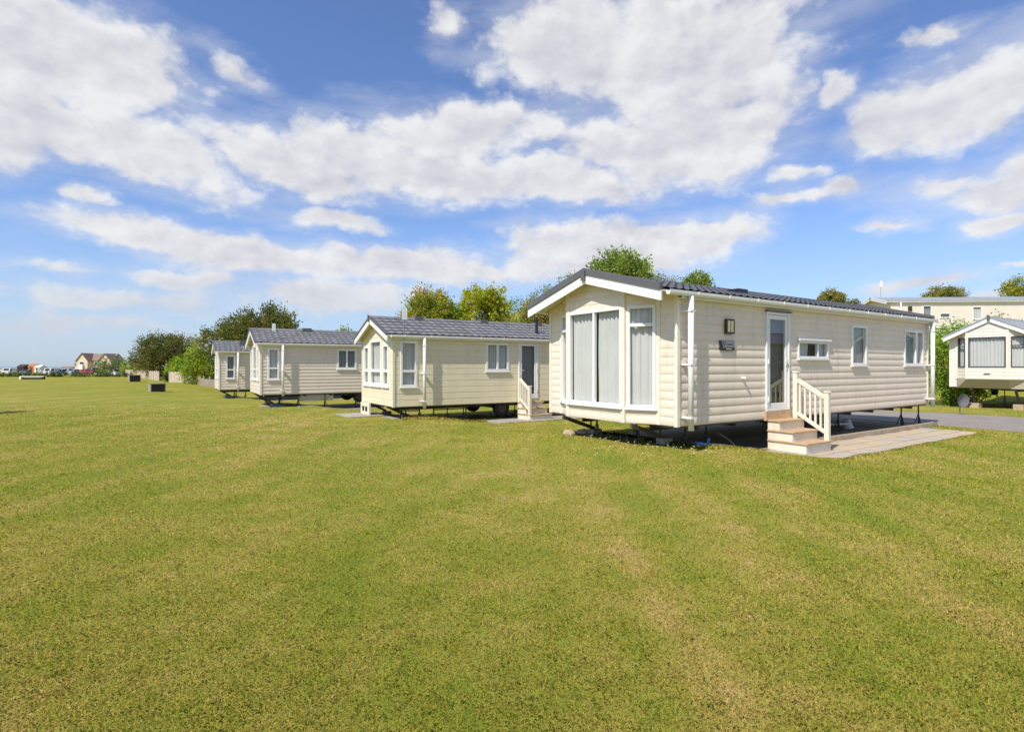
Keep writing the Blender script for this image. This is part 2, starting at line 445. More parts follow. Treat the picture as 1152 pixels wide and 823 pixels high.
def roof_slope(mb, u0, u1, e, r, per, course, amp, lip):
    """tile-formed sheet from eave e=(v,z) to ridge r=(v,z)"""
    ev, ez = e; dv, dz = r[0] - ev, r[1] - ez; L = sqrt(dv * dv + dz * dz); tv, tzz = dv / L, dz / L
    nv, nz = -tzz * (1 if dv > 0 else -1), tv * (1 if dv > 0 else -1)
    nu = int((u1 - u0) / per * 6); us = [u0 + (u1 - u0) * i / nu for i in range(nu + 1)]
    ss = []; k = 0
    while k * course < L - 1e-4:
        a = k * course; b = min(L, a + course)
        ss += [(a + .0005, lip), (a + (b - a) * .5, lip * .5), (b, 0)]; k += 1
    i0 = len(mb.v)
    for s, hl in ss:
        for u in us:
            c = .5 + .5 * cos(2 * pi * u / per); h = hl + amp * (c ** 1.6) + .004
            mb.v.append((u, ev + tv * s + nv * h, ez + tzz * s + nz * h))
    n = nu + 1
    for j in range(len(ss) - 1):
        for i in range(nu): a = i0 + j * n + i; mb.f.append((a, a + 1, a + n + 1, a + n))

def wheel(par, x, y, z, r=.31, w=.19):
    t = MB().tube([(x, y - w / 2, z), (x, y - w * .42, z), (x, y + w * .42, z), (x, y + w / 2, z)], [r * .86, r, r, r * .86], 20)
    o = t.build('wheel', M['rubber'], par)
    MB().tube([(x, y - w / 2 - .012, z), (x, y + w / 2 + .012, z)], r * .55, 14).build('rim', M['steel'], o)
def jack(par, x, y, ztop, zground):
    mb = MB(); mb.tube([(x, y, zground + .01), (x, y, ztop)], .02, 8); mb.box(x - .09, x + .09, y - .09, y + .09, zground, zground + .02)
    for a in (0, 2.1, 4.2): mb.tube([(x + .11 * cos(a), y + .11 * sin(a), zground + .02), (x, y, zground + (ztop - zground) * .6)], .012, 5)
    mb.build('jack', M['steel'], par)

def caravan(label, ox, oy, yaw, zb, ze, zr, L, W, clad, trim, roofmat, bay=None, over=.45, kind='lap', h=.155, swin=(), sdoor=(), sdown=(), fwin=(), roof=(.2, .36, .022, .02), side_over=.14, verge=.10, facet_windows=(), back_walls=True, zg=0, wheels=(.52,), jacks=(), drawbars=True, group=None, roofverge='verge', eave_drop=.0, lowskirt=False):
    """caravan in its own frame: x along its length from the front, y away from the near long side, z height above the camera base plane"""
    t = thing('static_caravan', label, 'caravan', (ox, oy, 0), yaw, group)
    clm, trm = M[clad], M[trim]
    rt = lambda v: zr - (zr - ze) * abs(v - W / 2) / (W / 2)      # underside line of the roof
    side = ((0, 0), (1, 0), (0, -1))
    ops = [(a, b, c, d) for (a, b, c, d) in [w[:4] for w in swin] + [w[:4] for w in sdoor]]
    m = MB(); wall(m, side, const(0.02), const(L), zb, ze, ops, h, kind); m.build('side_wall', clm, t)
    m = MB(); wall(m, ((0, W), (1, 0), (0, 1)), const(0), const(L), zb, ze, (), h, kind); m.build('side_wall', clm, t)
    # back gable
    m = MB(); wall(m, ((L, 0), (0, 1), (1, 0)), lambda z: max(0, (z - ze) / (zr - ze) * W / 2), lambda z: W - max(0, (z - ze) / (zr - ze) * W / 2), zb, zr, (), h, kind, breaks=(ze,)); m.build('end_wall', clm, t)
    # front: footprint polyline of (x, y)
    fp = [(0, W)] + ([(0, bay[3]), (-bay[4], bay[2]), (-bay[4], bay[1]), (0, bay[0])] if bay else []) + [(0, 0)]
    m = MB(); planes = []
    bb = bay[5] if bay and len(bay) > 5 else zb
    for i, (A, B) in enumerate(zip(fp, fp[1:])):
        d = Vector((B[0] - A[0], B[1] - A[1])); ln = d.length; d.normalize()
        P = (A, (d.x, d.y), (d.y, -d.x)); planes.append((P, ln, A, B))
        va, vb = A[1], B[1]
        def fL(z, va=va, vb=vb, ln=ln):
            # first point along the facet where roof line is above z
            lo = (z - ze) / (zr - ze) * W / 2
            if lo <= 0: return 0
            vmax = W - lo
            return 0 if va <= vmax else min(ln, (va - vmax) / (va - vb) * ln)
        def fR(z, va=va, vb=vb, ln=ln):
            lo = (z - ze) / (zr - ze) * W / 2
            if lo <= 0: return ln
            return ln if vb >= lo else max(0, (va - lo) / (va - vb) * ln)
        zt = max(rt(va), rt(vb), zr if vb < W / 2 < va else 0)
        op = [w[1:5] for w in fwin if w[0] == i]
        z00 = bb if (bay and i in (1, 2, 3)) else zb
        wall(m, P, fL, fR, z00, zt - .002, op, h, kind, breaks=(ze,), relief=.5)
    m.build('front_wall', clm, t)
    # vertical trims on the corners
    for (x, y) in fp[1:-1]:
        MB().box(x - .035, x + .02, y - .05, y + .05, bb if bay else zb, rt(y) - .01).build('corner_trim', trm, t, bevel=.008)
    for c in ((-.03, .055, -.032, .05), (-.03, .03, W - .05, W + .03), (L - .06, L + .03, -.032, .05)):
        MB().box(*c, zb - .01, ze).build('corner_trim', trm, t, bevel=.008)
    # front windows
    for k, w in enumerate(fwin):
        i, a, b, c, d = w[:5]; kw = dict(w[5]) if len(w) > 5 else {}
        window(t, planes[i][0], a, b, c, d, seed=k * 7 + int(ox * 3), **kw)
    for k, w in enumerate(swin):
        kw = dict(w[4]) if len(w) > 4 else {}
        window(t, side, *w[:4], seed=k * 5 + 40 + int(oy), **kw)
    for w in sdoor: door(t, side, *w[:4], **(dict(w[4]) if len(w) > 4 else {}))
    # inside: dark lining with the unlit room's shade in its colour
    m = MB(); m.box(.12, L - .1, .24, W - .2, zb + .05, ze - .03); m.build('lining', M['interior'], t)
    # roof
    ov = side_over; sl = (zr - ze) / (W / 2); th = .05
    e1 = (-ov, ze - sl * ov + th); e2 = (W + ov, ze - sl * ov + th); rg = (W / 2, zr + th)
    m = MB(); x0 = -over
    roof_slope(m, x0, L + .1, e1, rg, *roof); roof_slope(m, x0, L + .1, e2, rg, *roof)
    rf = m.build('roof', M[roofmat], t, smooth=False)
    m = MB(); pr = [(W / 2 - .14, zr + th - .14 * sl + .02), (W / 2 - .10, zr + th + .035), (W / 2, zr + th + .06), (W / 2 + .10, zr + th + .035), (W / 2 + .14, zr + th - .14 * sl + .02)]
    m.prism(pr, x0 - .01, L + .11); m.build('ridge_cap', M[roofmat], rf)
    # soffit slab under the roof
    m = MB()
    for a, b in ((e1, rg), (rg, e2)):
        m.prism([(a[0], a[1] - .045), (b[0], b[1] - .045), (b[0], b[1] - .01), (a[0], a[1] - .01)], x0 + .03, L + .07)
    m.build('soffit', M['soffit'], t)
    # barge boards: white board with dark verge above
    fh = .185
    for xx in (x0 - .012, L + .07):
        m = MB(); m2 = MB()
        for a, b in ((e1, rg), (rg, e2)):
            m.prism([(a[0], a[1] - fh - .02), (b[0], b[1] - fh - .02), (b[0], b[1] - .025), (a[0], a[1] - .025)], xx, xx + .04)
            m2.prism([(a[0], a[1] - .022), (b[0], b[1] - .022), (b[0], b[1] + verge), (a[0], a[1] + verge)], xx - .025, xx + .06)
        m.build('bargeboard', M['fascia'], t); vn = m2.build('verge_trim', M[roofverge], t)
        if xx < 0: vg = vn
    MB().prism([(W / 2 - .055, zr - .10), (W / 2 + .055, zr - .10), (W / 2 + .055, zr + th + .05), (W / 2, zr + th + .10), (W / 2 - .055, zr + th + .05)], x0 - .06, x0 - .038).build('ridge_end_cap', M['verge'], vg)
    # fascia and gutters
    for sgn, e in ((-1, e1), (1, e2)):
        yy = e[0]
        m = MB(); m.box(0, L + .02, min(yy, yy - sgn * .02), max(yy, yy - sgn * .02), e[1] - .13, e[1] - .012); 
        m.box(0, L, min(yy - sgn * .021, 0 if sgn < 0 else W), max(yy - sgn * .021, 0 if sgn < 0 else W), e[1] - .128, e[1] - .11)
        m.build('eaves_board', M['fascia'], t)
        g = [(yy + sgn * .003, e[1] - .015), (yy + sgn * .003, e[1] - .06), (yy + sgn * .02, e[1] - .088), (yy + sgn * .05, e[1] - .098), (yy + sgn * .08, e[1] - .088), (yy + sgn * .1, e[1] - .06), (yy + sgn * .103, e[1] - .012), (yy + sgn * .093, e[1] - .012), (yy + sgn * .09, e[1] - .05), (yy + sgn * .05, e[1] - .075), (yy + sgn * .013, e[1] - .05), (yy + sgn * .01, e[1] - .015)]
        if sgn > 0: g = g[::-1]
        m = MB(); m.prism(g, x0 + .12, L + .08)
        if sgn < 0:
            for k in range(int(L / .9)):
                x = .3 + k * .9; m.prism([(yy - .003, e[1] - .07), (yy - .05, e[1] - .108), (yy - .112, e[1] - .06), (yy - .112, e[1] - .006), (yy - .1, e[1] - .006), (yy - .1, e[1] - .05), (yy - .05, e[1] - .1), (yy - .003, e[1] - .05)], x, x + .03)
        gu = m.build('gutter', WHITE, t)
        if sgn < 0:
            for x in sdown:
                m = MB(); zt = e[1] - .09
                m.tube([(x, yy - .05, zt), (x, yy - .05, zb - .06)], .052, 12)
                dp = m.build('downpipe', WHITE, t, smooth=True)
                for zz in (zb + .15, (zb + ze) / 2 - .1, ze - .35): MB().box(x - .06, x + .06, yy - .102, -.003, zz, zz + .03).build('pipe_clip', WHITE, dp)
    # floor and chassis
    m = MB(); m.box(.02, L - .02, .02, W - .02, zb - .035, zb + .04)
    if bay and bb == zb: 
        m.prism([], 0, 0) if False else None
        pts = [fp[4], fp[3], fp[2], fp[1]]
        m.poly([(p[0], p[1], zb) for p in pts])
    m.build('floor', M['steel'], t)
    m = MB()
    for y in (W * .23, W * .77):
        m.box(.25, L - .3, y - .03, y + .03, zb - .15, zb - .037); m.box(.25, L - .3, y - .05, y + .05, zb - .162, zb - .15)
    x = .7
    while x < L - .5: m.box(x, x + .04, .1, W - .1, zb - .11, zb - .037); x += 1.15
    for fx in wheels: m.tube([(L * fx, W * .23, zb - .22), (L * fx, W * .77, zb - .22)], .04, 8)
    m.build('chassis', M['steel'], t)
    for fx in wheels:
        for y in (W * .23 - .22, W * .77 + .22): wheel(t, L * fx, y, max(zb - .2, zg + .31))
    R = Matrix.Rotation(yaw, 2)
    def lg(x, y): p = R @ Vector((x, y)); return tz(ox + p.x, oy + p.y)
    for (x, y) in jacks: jack(t, x, y, zb - .06, lg(x, y))
    if drawbars:
        for y in (W * .225, W * .775):
            m = MB(); xa, za, xb, zbb = -.30 if bay else -.12, zb - .03, .62, lg(.62, y) + .13
            if not bay: xa = .05
            m.bar((xa, y, za), (xb, y, zbb), .05, .075); m.bar((xb - .12, y, zbb + .05), (xb - .1, y, zb - .05), .025, .025)
            m.build('drawbar', M['steel'], t)
    return t, planes

# ------------------------------------------------------------------ the caravans
Y32 = radians(32)
def bayw(**k): return k
V1, pl1 = caravan('large cream caravan nearest the camera with tall curtained bay windows and dark grey ribbed roof',
    V1O[0], V1O[1], YAW, .635, 3.03, 3.53, 10.66, 3.7, 'cream1', 'trim1', 'roof1', bay=(.42, 1.02, 2.68, 3.28, .30), over=.56, side_over=.13,
    swin=[(3.90, 5.17, 1.885, 2.27, dict(mull=(4.72,), cur='curtain', hood=True, fw=.05, cgap=(4.45, 4.8), sill=True)),
          (6.26, 7.02, 1.735, 2.71, dict(cur='blindgreen', fw=.06)),
          (9.13, 10.33, 1.735, 2.70, dict(mull=(9.85,), cur='blindgreen', fw=.06))],
    sdoor=[(2.70, 3.56, .79, 2.84)], sdown=(.155, 10.52),
    fwin=[(2, .03, 1.63, .93, 2.86, dict(mull=(.83,), cgap=(.80, .86), fw=.06)),
          (3, .07, .62, .93, 2.86, dict(trans=(2.49,), fw=.06)),
          (1, .05, .60, .93, 2.86, dict(trans=(2.49,), fw=.06))],
    roof=(.21, .36, .03, .022), jacks=((.9, .55), (.9, 3.1), (2.0, .9), (2.0, 2.9), (4.6, .8), (7.3, .8), (7.3, 2.9), (10.4, .55), (10.75, .25), (10.4, 3.1)), verge=.105)
P1 = ((0, 0), (1, 0), (0, -1))
lamp = MB(); lamp.pbox(P1, 1.33, 1.575, 0.02, .035, 2.335, 2.62)
for a, b, c, d in ((1.33, 1.36, 2.335, 2.62), (1.545, 1.575, 2.335, 2.62), (1.36, 1.545, 2.335, 2.37), (1.36, 1.545, 2.59, 2.62), (1.445, 1.46, 2.37, 2.59)): lamp.pbox(P1, a, b, .035, .075, c, d)
lamp = lamp.build('wall_lamp', M['bronze'], V1)
MB().pbox(P1, 1.362, 1.543, .036, .072, 2.372, 2.588).build('lens', M['lens'], lamp)
# name plate: black board, grey face, V mark, illegible script strokes and white bar
plate = MB().pbox(P1, 1.175, 1.615, .02, .045, 2.02, 2.205).build('name_plate', M['black'], V1)
def pq(u, z, n=.049): return (u, -n, z)
MB().poly([pq(1.255, 2.065, .047), pq(1.61, 2.075, .047), pq(1.61, 2.2, .047), pq(1.215, 2.2, .047)]).build('plate_face', M['plate'], plate)
v = MB(); v.poly([pq(1.245, 2.19), pq(1.275, 2.19), pq(1.298, 2.115), pq(1.29, 2.085)]); v.poly([pq(1.29, 2.085), pq(1.298, 2.115), pq(1.35, 2.198), pq(1.33, 2.185)])
for k in range(6):
    u = 1.375 + k * .031; v.poly([pq(u, 2.122), pq(u + .02, 2.124), pq(u + .028, 2.14 + .012 * (k % 2)), pq(u + .004, 2.138)])
v.build('lettering', M['black'], plate)
MB().poly([pq(1.345, 2.038), pq(1.515, 2.038), pq(1.515, 2.05), pq(1.345, 2.05)]).build('small_lettering', M['handle'], plate)
MB().tube([(1.91, 0, 1.48), (1.91, -.10, 1.48)], .028, 10).build('outlet_pipe', M['trim1'], V1)
MB().box(2.66, 3.6, -.055, .02, .60, .785).build('threshold_board', M['tread'], V1)
vent = MB(); vent.box(2.9, 3.25, .75, 1.1, 3.2, 3.42); vent.build('roof_vent', M['black'], V1)

pw = dict(trans=(1.56,), fw=.06); pf = dict(trans=(1.56,), fw=.10)
V2, pl2 = caravan('pale yellow caravan with grey tiled roof standing just behind the nearest one',
    -3.714, 17.0, Y32, .43, 2.70, 3.30, 9.6, 3.2, 'yellow2', 'trim2', 'roof2', over=.25, kind='flat', h=.20,
    swin=[(.23, .79, 1.05, 2.51, dict(trans=(1.555,), fw=.075, cur='curtain')), (3.31, 4.25, 1.53, 2.53, dict(mull=(3.78,), fw=.085))],
    sdoor=[(4.64, 5.49, .55, 2.59, dict(handle_right=False, blind='blindgrey', hood=False))], sdown=(.97,),
    fwin=[(0, .20, .80, 1.05, 2.44, pf), (0, .92, 2.12, 1.05, 2.62, pf), (0, 2.24, 2.84, 1.05, 2.44, pf)],
    roof=(.27, .33, .02, .028), jacks=((.6, .5), (1.0, .3), (2.0, .3), (2.6, .3), (5.0, .8), (1.2, 2.6)), wheels=(.44,), zg=-.2, verge=.03)
def aerial(par, x, y, z0, z1, s=1.0):
    a = MB().tube([(x, y, z0), (x, y, z1)], .014, 6).build('aerial', M['galv'], par)
    MB().box(x - .07 * s, x + .09 * s, y - .05, y - .03, z1 - .34 * s, z1 + .02).build('aerial_panel', WHITE, a)
aerial(V2, .28, -.2, 2.35, 3.50)
fl = MB().tube([(5.75, .45, 2.8), (5.75, .45, 3.42)], .055, 12).build('flue', M['black'], V2)
MB().tube([(5.75, .45, 3.42), (5.75, .45, 3.46), (5.75, .45, 3.50)], [.09, .09, .05], 12).build('flue_cap', M['black'], fl)
for x in (1.3, 3.9, 6.4):
    MB().box(x, x + .28, 1.42, 1.78, 3.3, 3.46).build('roof_vent', M['verge'], V2)
sk = MB(); sk.box(-.08, -.02, 2.2, 3.18, .02, .43); sk.build('skirt_panel', M['trim2'], V2)
m = MB()
for y in (2.4, 2.75): m.box(-.095, -.081, y, y + .2, .14, .3)
m.build('skirt_vent', M['black'], V2)
m = MB()
for x0, x1 in ((.35, 1.0), (1.5, 2.7)):
    m.bar((x0, .3, .27), (x1, .3, .27), .035, .035)
    for x in (x0, x1): m.bar((x, .3, -.02), (x, .3, .41), .035, .035)
m.build('support_frame', M['steel'], V2)

V3, pl3 = caravan('beige caravan with grey tiled roof, third back in the row of four',
    -10.774, 23.3, Y32, .48, 2.72, 3.34, 9.6, 3.3, 'beige3', 'trim1', 'roof2', over=.22, h=.15,
    swin=[(.28, .75, 1.12, 2.49, dict(trans=(1.62,), fw=.075)), (3.22, 4.12, 1.57, 2.5, dict(mull=(3.67,), fw=.085, cur='blindgrey'))],
    sdown=(.87,), fwin=[(0, .22, .65, 1.1, 2.46, pw), (0, 1.0, 2.05, 1.1, 2.62, pw), (0, 2.38, 2.86, 1.1, 2.46, pw)],
    roof=(.27, .33, .02, .028), jacks=((.8, .4), (1.6, .4), (2.8, .5), (4.2, .4), (1.2, 2.7)), wheels=(.46,), zg=-.3, verge=.03)
aerial(V3, .55, .25, 2.9, 3.55, .9)
MB().box(2.0, 2.4, 1.4, 1.8, 3.34, 3.5).build('roof_vent', M['verge'], V3)
MB().box(1.75, 3.2, .6, 1.2, .12, .40).build('waste_tank', M['fascia'], V3)
V4, pl4 = caravan('beige caravan at the far end of the row, mostly hidden behind the next one',
    -16.69, 31.0, Y32, .35, 2.58, 3.12, 9.6, 3.2, 'beige3', 'trim1', 'roof2', over=.2, h=.15,
    swin=[(.35, .81, .98, 2.33, dict(trans=(1.50,), fw=.075, cur='blindgrey'))], sdown=(.955,),
    fwin=[(0, .22, .62, 1.0, 2.3, pw), (0, .98, 1.98, 1.0, 2.46, pw), (0, 2.32, 2.78, 1.0, 2.3, pw)],
    roof=(.27, .33, .02, .028), jacks=((.9, .4), (1.4, .5), (2.2, .5), (1.0, 2.6)), wheels=(.46,), zg=-.3, verge=.03)
MB().box(1.15, 1.5, .9, 1.3, 3.0, 3.26).build('roof_vent', M['verge'], V4)

dk = dict(frame=M['darkframe'], fw=.04, sill=False)
V5, pl5 = caravan('ivory caravan across the road at the right edge, with dark framed bay window',
    22.55, 23.3, YAW, .74, 3.08, 3.86, 8.5, 3.1, 'ivory5', 'trim1', 'roof5', bay=(.30, .92, 2.36, 2.84, .34, 1.12), over=.42, h=.15,
    swin=[(.5, 1.1, 1.6, 2.9, dk), (3.0, 4.2, 1.7, 2.8, dk)], fwin=[(2, .06, 1.38, 1.66, 3.02, dict(frame=M['darkframe'], fw=.04, sill=False)), (3, .10, .62, 1.66, 3.02, dict(frame=M['darkframe'], fw=.04, sill=False, trans=(2.62,))), (1, .10, .50, 1.66, 3.02, dict(frame=M['darkframe'], fw=.04, sill=False, trans=(2.62,)))],
    roof=(.3, .5, .02, .012), jacks=((.8, .6), (.8, 2.5), (1.5, 1.5)), wheels=(.5,), zg=-.22, verge=.05, roofverge='roof5', drawbars=False)
m = MB(); f5 = [(0, .30), (-.34, .92), (-.34, 2.36), (0, 2.84)]; b5 = [(.02, .30), (.02, .92), (.02, 2.36), (.02, 2.84)]
for i in range(3): m.quad((f5[i][0], f5[i][1], 1.12), (f5[i + 1][0], f5[i + 1][1], 1.12), (b5[i + 1][0], b5[i + 1][1], .70), (b5[i][0], b5[i][1], .70))
m.build('undercut_panel', M['tan5'], V5)
MB().pbox(pl5[2][0], .62, .84, .02, .05, 1.36, 1.39).build('grab_handle', M['darkframe'], V5)
for y in (.75, 2.3):
    MB().bar((.0, y, .70), (.62, y, -.02), .07, .11).build('drawbar', M['steel'], V5)

# two more of the same row stand outside the frame and are mirrored in the nearest caravan's glass
def dup(root, loc_, label):
    r = root.copy(); C.objects.link(r); r.location = loc_; r['label'] = label
    for ch in list(root.children):
        c = ch.copy(); C.objects.link(c); c.parent = r
        for g in ch.children: d = g.copy(); C.objects.link(d); d.parent = c
    return r
dup(V5, (27.2, 16.2, 0), 'ivory caravan beyond the right edge, mirrored in the tall side window')
dup(V5, (31.8, 9.1, 0), 'ivory caravan farther beyond the right edge, mirrored in the door glass')
V6, pl6 = caravan('long cream caravan up the slope behind, long low grey roof above a green hedge',
    32.75, 47.0, radians(-3), 4.95, 7.25, 7.78, 14.0, 4.2, 'trim1', 'trim1', 'roof5', over=.5, kind='flat', h=.2,
    swin=[(2.65, 3.35, 5.95, 6.9, dict(cur='blindgrey', frame=WHITE)), (4.05, 4.9, 5.85, 6.25, dict(cur='blindgrey')), (6.75, 7.5, 5.7, 6.8, dict())],
    sdown=(.7, 11.2), fwin=[(0, .6, 1.9, 5.5, 6.9, {}), (0, 2.3, 3.6, 5.5, 6.9, {})], roof=(.3, .5, .02, .012), jacks=((1, .5), (4, .5), (8, .5)), zg=4.3, verge=.05, drawbars=False, roofverge='fascia')
MB().box(1.4, 1.7, -.1, 0, 6.45, 6.85).build('wall_lamp', M['bronze'], V6)
aerial(V6, .4, 2.1, 7.6, 9.35, 1.5)
m = MB(); m.box(1.0, 13, .05, .2, 4.2, 4.95); m.build('skirt_panel', M['trim1'], V6)

# ------------------------------------------------------------------ pads, paving, road
def pad(name, ox, oy, yaw, u0, u1, v0, v1, off, mat, step=.3, ragged=0, skirt=True):
    R = np.array([[cos(yaw), -sin(yaw)], [sin(yaw), cos(yaw)]])
    nu, nv = max(2, int((u1 - u0) / step)), max(2, int((v1 - v0) / step))
    U, V = np.meshgrid(np.linspace(u0, u1, nu + 1), np.linspace(v0, v1, nv + 1))
    if ragged:
        rs = np.random.RandomState(3)
        for e in (0, -1): V[e, :] += rs.uniform(-ragged, ragged, nu + 1); U[:, e] += rs.uniform(-ragged, ragged, nv + 1)
    X = ox + R[0, 0] * U + R[0, 1] * V; Y = oy + R[1, 0] * U + R[1, 1] * V; Z = terrain(X, Y) + off
    mb = MB(); mb.v = [tuple(p) for p in np.stack([X, Y, Z], -1).reshape(-1, 3)]; n = nu + 1
    for j in range(nv):
        for i in range(nu): a = j * n + i; mb.f.append((a, a + 1, a + n + 1, a + n))
    ring = [i for i in range(n)] + [j * n + nu for j in range(1, nv + 1)] + [nv * n + i for i in range(nu - 1, -1, -1)] + [j * n for j in range(nv - 1, 0, -1)]
    k = len(mb.v); mb.v += [(mb.v[i][0], mb.v[i][1], mb.v[i][2] - off - .08) for i in ring]
    for a in range(len(ring)): b = (a + 1) % len(ring); mb.f.append((ring[b], ring[a], k + a, k + b))
    return tag(mb.build(name, mat), kind='structure')
def paving_mat():
    m, t, out = new_mat('mixed_paving_slabs')
    P = t.node('ShaderNodeBsdfPrincipled'); P.inputs['Roughness'].default_value = .85
    geo = t.node('ShaderNodeNewGeometry'); pos = geo.outputs['Position']
    mp = t.mapping(pos, rot=(0, 0, -YAW))
    b = t.node('ShaderNodeTexBrick'); t.put(b.inputs[0], mp); b.offset = .5
    b.inputs['Color1'].default_value = (.50, .38, .25, 1); b.inputs['Color2'].default_value = (.40, .375, .34, 1); b.inputs['Mortar'].default_value = (.13, .12, .07, 1)
    b.inputs['Scale'].default_value = 1; b.inputs['Mortar Size'].default_value = .012; b.inputs['Brick Width'].default_value = .62; b.inputs['Row Height'].default_value = .42
    n = t.noise(pos, 1.1, 4, .6); n2 = t.noise(pos, 14, 4, .65)
    c = t.mix(t.math('MULTIPLY', t.ss(n, .42, .62), .45), b.outputs[0], (.56, .42, .27, 1))
    c = t.mix(t.math('MULTIPLY', t.ss(n2, .5, .75), .35), c, (.2, .18, .14, 1))
    t.put(P.inputs['Base Color'], c); t.put(P.inputs['Normal'], t.bump(t.math('ADD', n2, t.math('MULTIPLY', b.outputs[1], -1.5)), .3, .01))
    t.l.new(P.outputs[0], out.inputs[0]); return m
M['paving'] = paving_mat()
pads = []   # (ox,oy,yaw,u0,u1,v0,v1) kept clear of grass blades
def PAD(name, ox, oy, yaw, u0, u1, v0, v1, off, mat, **k):
    pads.append((ox, oy, yaw, u0, u1, v0, v1)); return pad(name, ox, oy, yaw, u0, u1, v0, v1, off, mat, **k)
PAD('concrete_pad', *V1O, YAW, 1.25, 11.0, -.02, 3.75, .02, M['concdark'], ragged=.06)
PAD('paving', *V1O, YAW, 2.35, 9.95, -1.38, -.14, .03, M['paving'], ragged=.05)
PAD('road', *V1O, YAW, 11.3, 19.3, -45, 45, .015, M['tar'], step=1.0, ragged=.06)
PAD('concrete_pad', -3.714, 17, Y32, -.9, .55, 1.7, 3.5, .03, M['conc'], ragged=.05)
PAD('concrete_pad', -3.714, 17, Y32, .1, .95, .2, 1.35, .03, M['conc'], ragged=.06)
PAD('concrete_pad', -3.714, 17, Y32, 3.2, 9.4, -1.15, .5, .03, M['conc'], ragged=.05)
PAD('concrete_pad', -10.774, 23.3, Y32, .1, .95, .3, 1.3, .03, M['conc'], ragged=.06)
PAD('concrete_pad', -10.774, 23.3, Y32, 1.5, 9.4, -.3, 3.3, .02, M['conc'], ragged=.05)
PAD('concrete_pad', -16.69, 31, Y32, .8, 9.4, -.2, 3.3, .02, M['conc'], ragged=.05)
def V1w(u, v, z=None):
    x = V1O[0] + u * D1[0] + v * D2[0]; y = V1O[1] + u * D1[1] + v * D2[1]
    return Vector((x, y, tz(x, y) if z is None else z))
def loc(ox, oy, yaw, u, v, z=None):
    x = ox + u * cos(yaw) - v * sin(yaw); y = oy + u * sin(yaw) + v * cos(yaw)
    return Vector((x, y, tz(x, y) if z is None else z))
m = MB(); m.bar(V1w(3.7, -.085) + Vector((0, 0, .07)), V1w(11.0, -.085) + Vector((0, 0, .07)), .09, .12)
tag(m.build('timber_edging', M['edge']), 'long tan timber board edging the paving beneath the nearest caravan', 'edging')

# ------------------------------------------------------------------ steps
def steps(label, org, yaw, base, rail_right=True, rail=True):
    t = thing('entrance_steps', label, 'steps', (org[0], org[1], base), yaw, 'tan and cream entrance steps')
    w, d, hgt = .96, .27, .2
    for k in range(3):
        y0 = -d * (3 - k); z = hgt * k
        MB().box(.02, w - .02, y0 + .015, -.005, z + (.0 if k == 0 else .001), z + hgt - .032).build('riser', M['stepside'], t, bevel=.004)
        MB().box(-.005, w + .005, y0 - .025, (-.0), z + hgt - .031, z + hgt).build('tread', M['tread'], t, bevel=.006)
    if rail:
        x = w - .045 if rail_right else .045
        for y, zb_, zt in ((-.09, .6, 1.56), (-.74, .02, 1.16)):
            p = MB().box(x - .045, x + .045, y - .045, y + .045, zb_, zt).build('post', M['stepside'], t, bevel=.006)
            MB().prism([(y - .055, zt + .001), (y + .055, zt + .001), (y + .04, zt + .035), (y - .04, zt + .035)], x - .055, x + .055).build('post_cap', M['stepside'], p)
        sl = (1.43 - 1.03) / .65
        zz = lambda y, off: 1.43 + (y + .09) * sl + off
        MB().bar((x, -.135, zz(-.135, 0)), (x, -.695, zz(-.695, 0)), .06, .085).build('handrail', M['stepside'], t, bevel=.005)
        MB().bar((x, -.135, zz(-.135, -.70)), (x, -.695, zz(-.695, -.70)), .055, .07).build('bottom_rail', M['stepside'], t, bevel=.005)
        for k in range(5):
            y = -.185 - k * .107; MB().box(x - .018, x + .018, y - .018, y + .018, zz(y, -.67), zz(y, -.035)).build('baluster', M['stepside'], t)
    return t
b1 = max(tz(*V1w(2.72, -.8)[:2]), tz(*V1w(3.6, -.1)[:2])) + .03
steps('three tan steps with a slatted cream handrail at the door of the nearest caravan', V1w(2.715, -.03, 0), YAW, b1)
p2 = loc(-3.714, 17, Y32, 4.58, -.03)
steps('three tan steps with cream handrail at the door of the pale yellow caravan', p2, Y32, p2.z + .03, rail_right=False)

# ------------------------------------------------------------------ blocks, stones, hoses
def block(label, p, rz, s=(.27, .20, .13), mat='block', group='blocks under the caravan drawbars'):
    n = 3; mb = MB(); mb.box(-s[0] / 2, s[0] / 2, -s[1] / 2, s[1] / 2, 0, s[2] * .97)
    mb.box(-s[0] / 2 + .015, s[0] / 2 - .015, -s[1] / 2 + .015, s[1] / 2 - .015, s[2] * .97 + .001, s[2])
    o = mb.build('concrete_block', M[mat], bevel=.012); o.location = (p[0], p[1], p[2] - .01); o.rotation_euler = (0, 0, rz)
    return tag(o, label, 'concrete block', group)
for (u, v, lab) in ((.62, .83, 'grey block under the right hand drawbar of the nearest caravan'), (.62, 2.87, 'darker grey block under the left hand drawbar of the nearest caravan')):
    block(lab, V1w(u, v), YAW + .1)
for nm, o, W_, labs in (('a', (-3.714, 17), 3.2, 'pale yellow caravan'), ('b', (-10.774, 23.3), 3.3, 'third caravan in the row'), ('c', (-16.69, 31), 3.2, 'farthest caravan in the row')):
    for f, sd in ((.225, 'near'), (.775, 'far')):
        block('small grey block under the %s side drawbar of the %s' % (sd, labs), loc(o[0], o[1], Y32, .65, W_ * f), Y32 + .2, (.27, .2, .13))
for y, lab in ((.75, 'rough tan block under the near drawbar of the right edge caravan'), (2.3, 'rough tan block under the far drawbar of the right edge caravan')):
    block(lab, loc(22.55, 23.3, YAW, .62, y), YAW, (.5, .35, .24), 'stone')
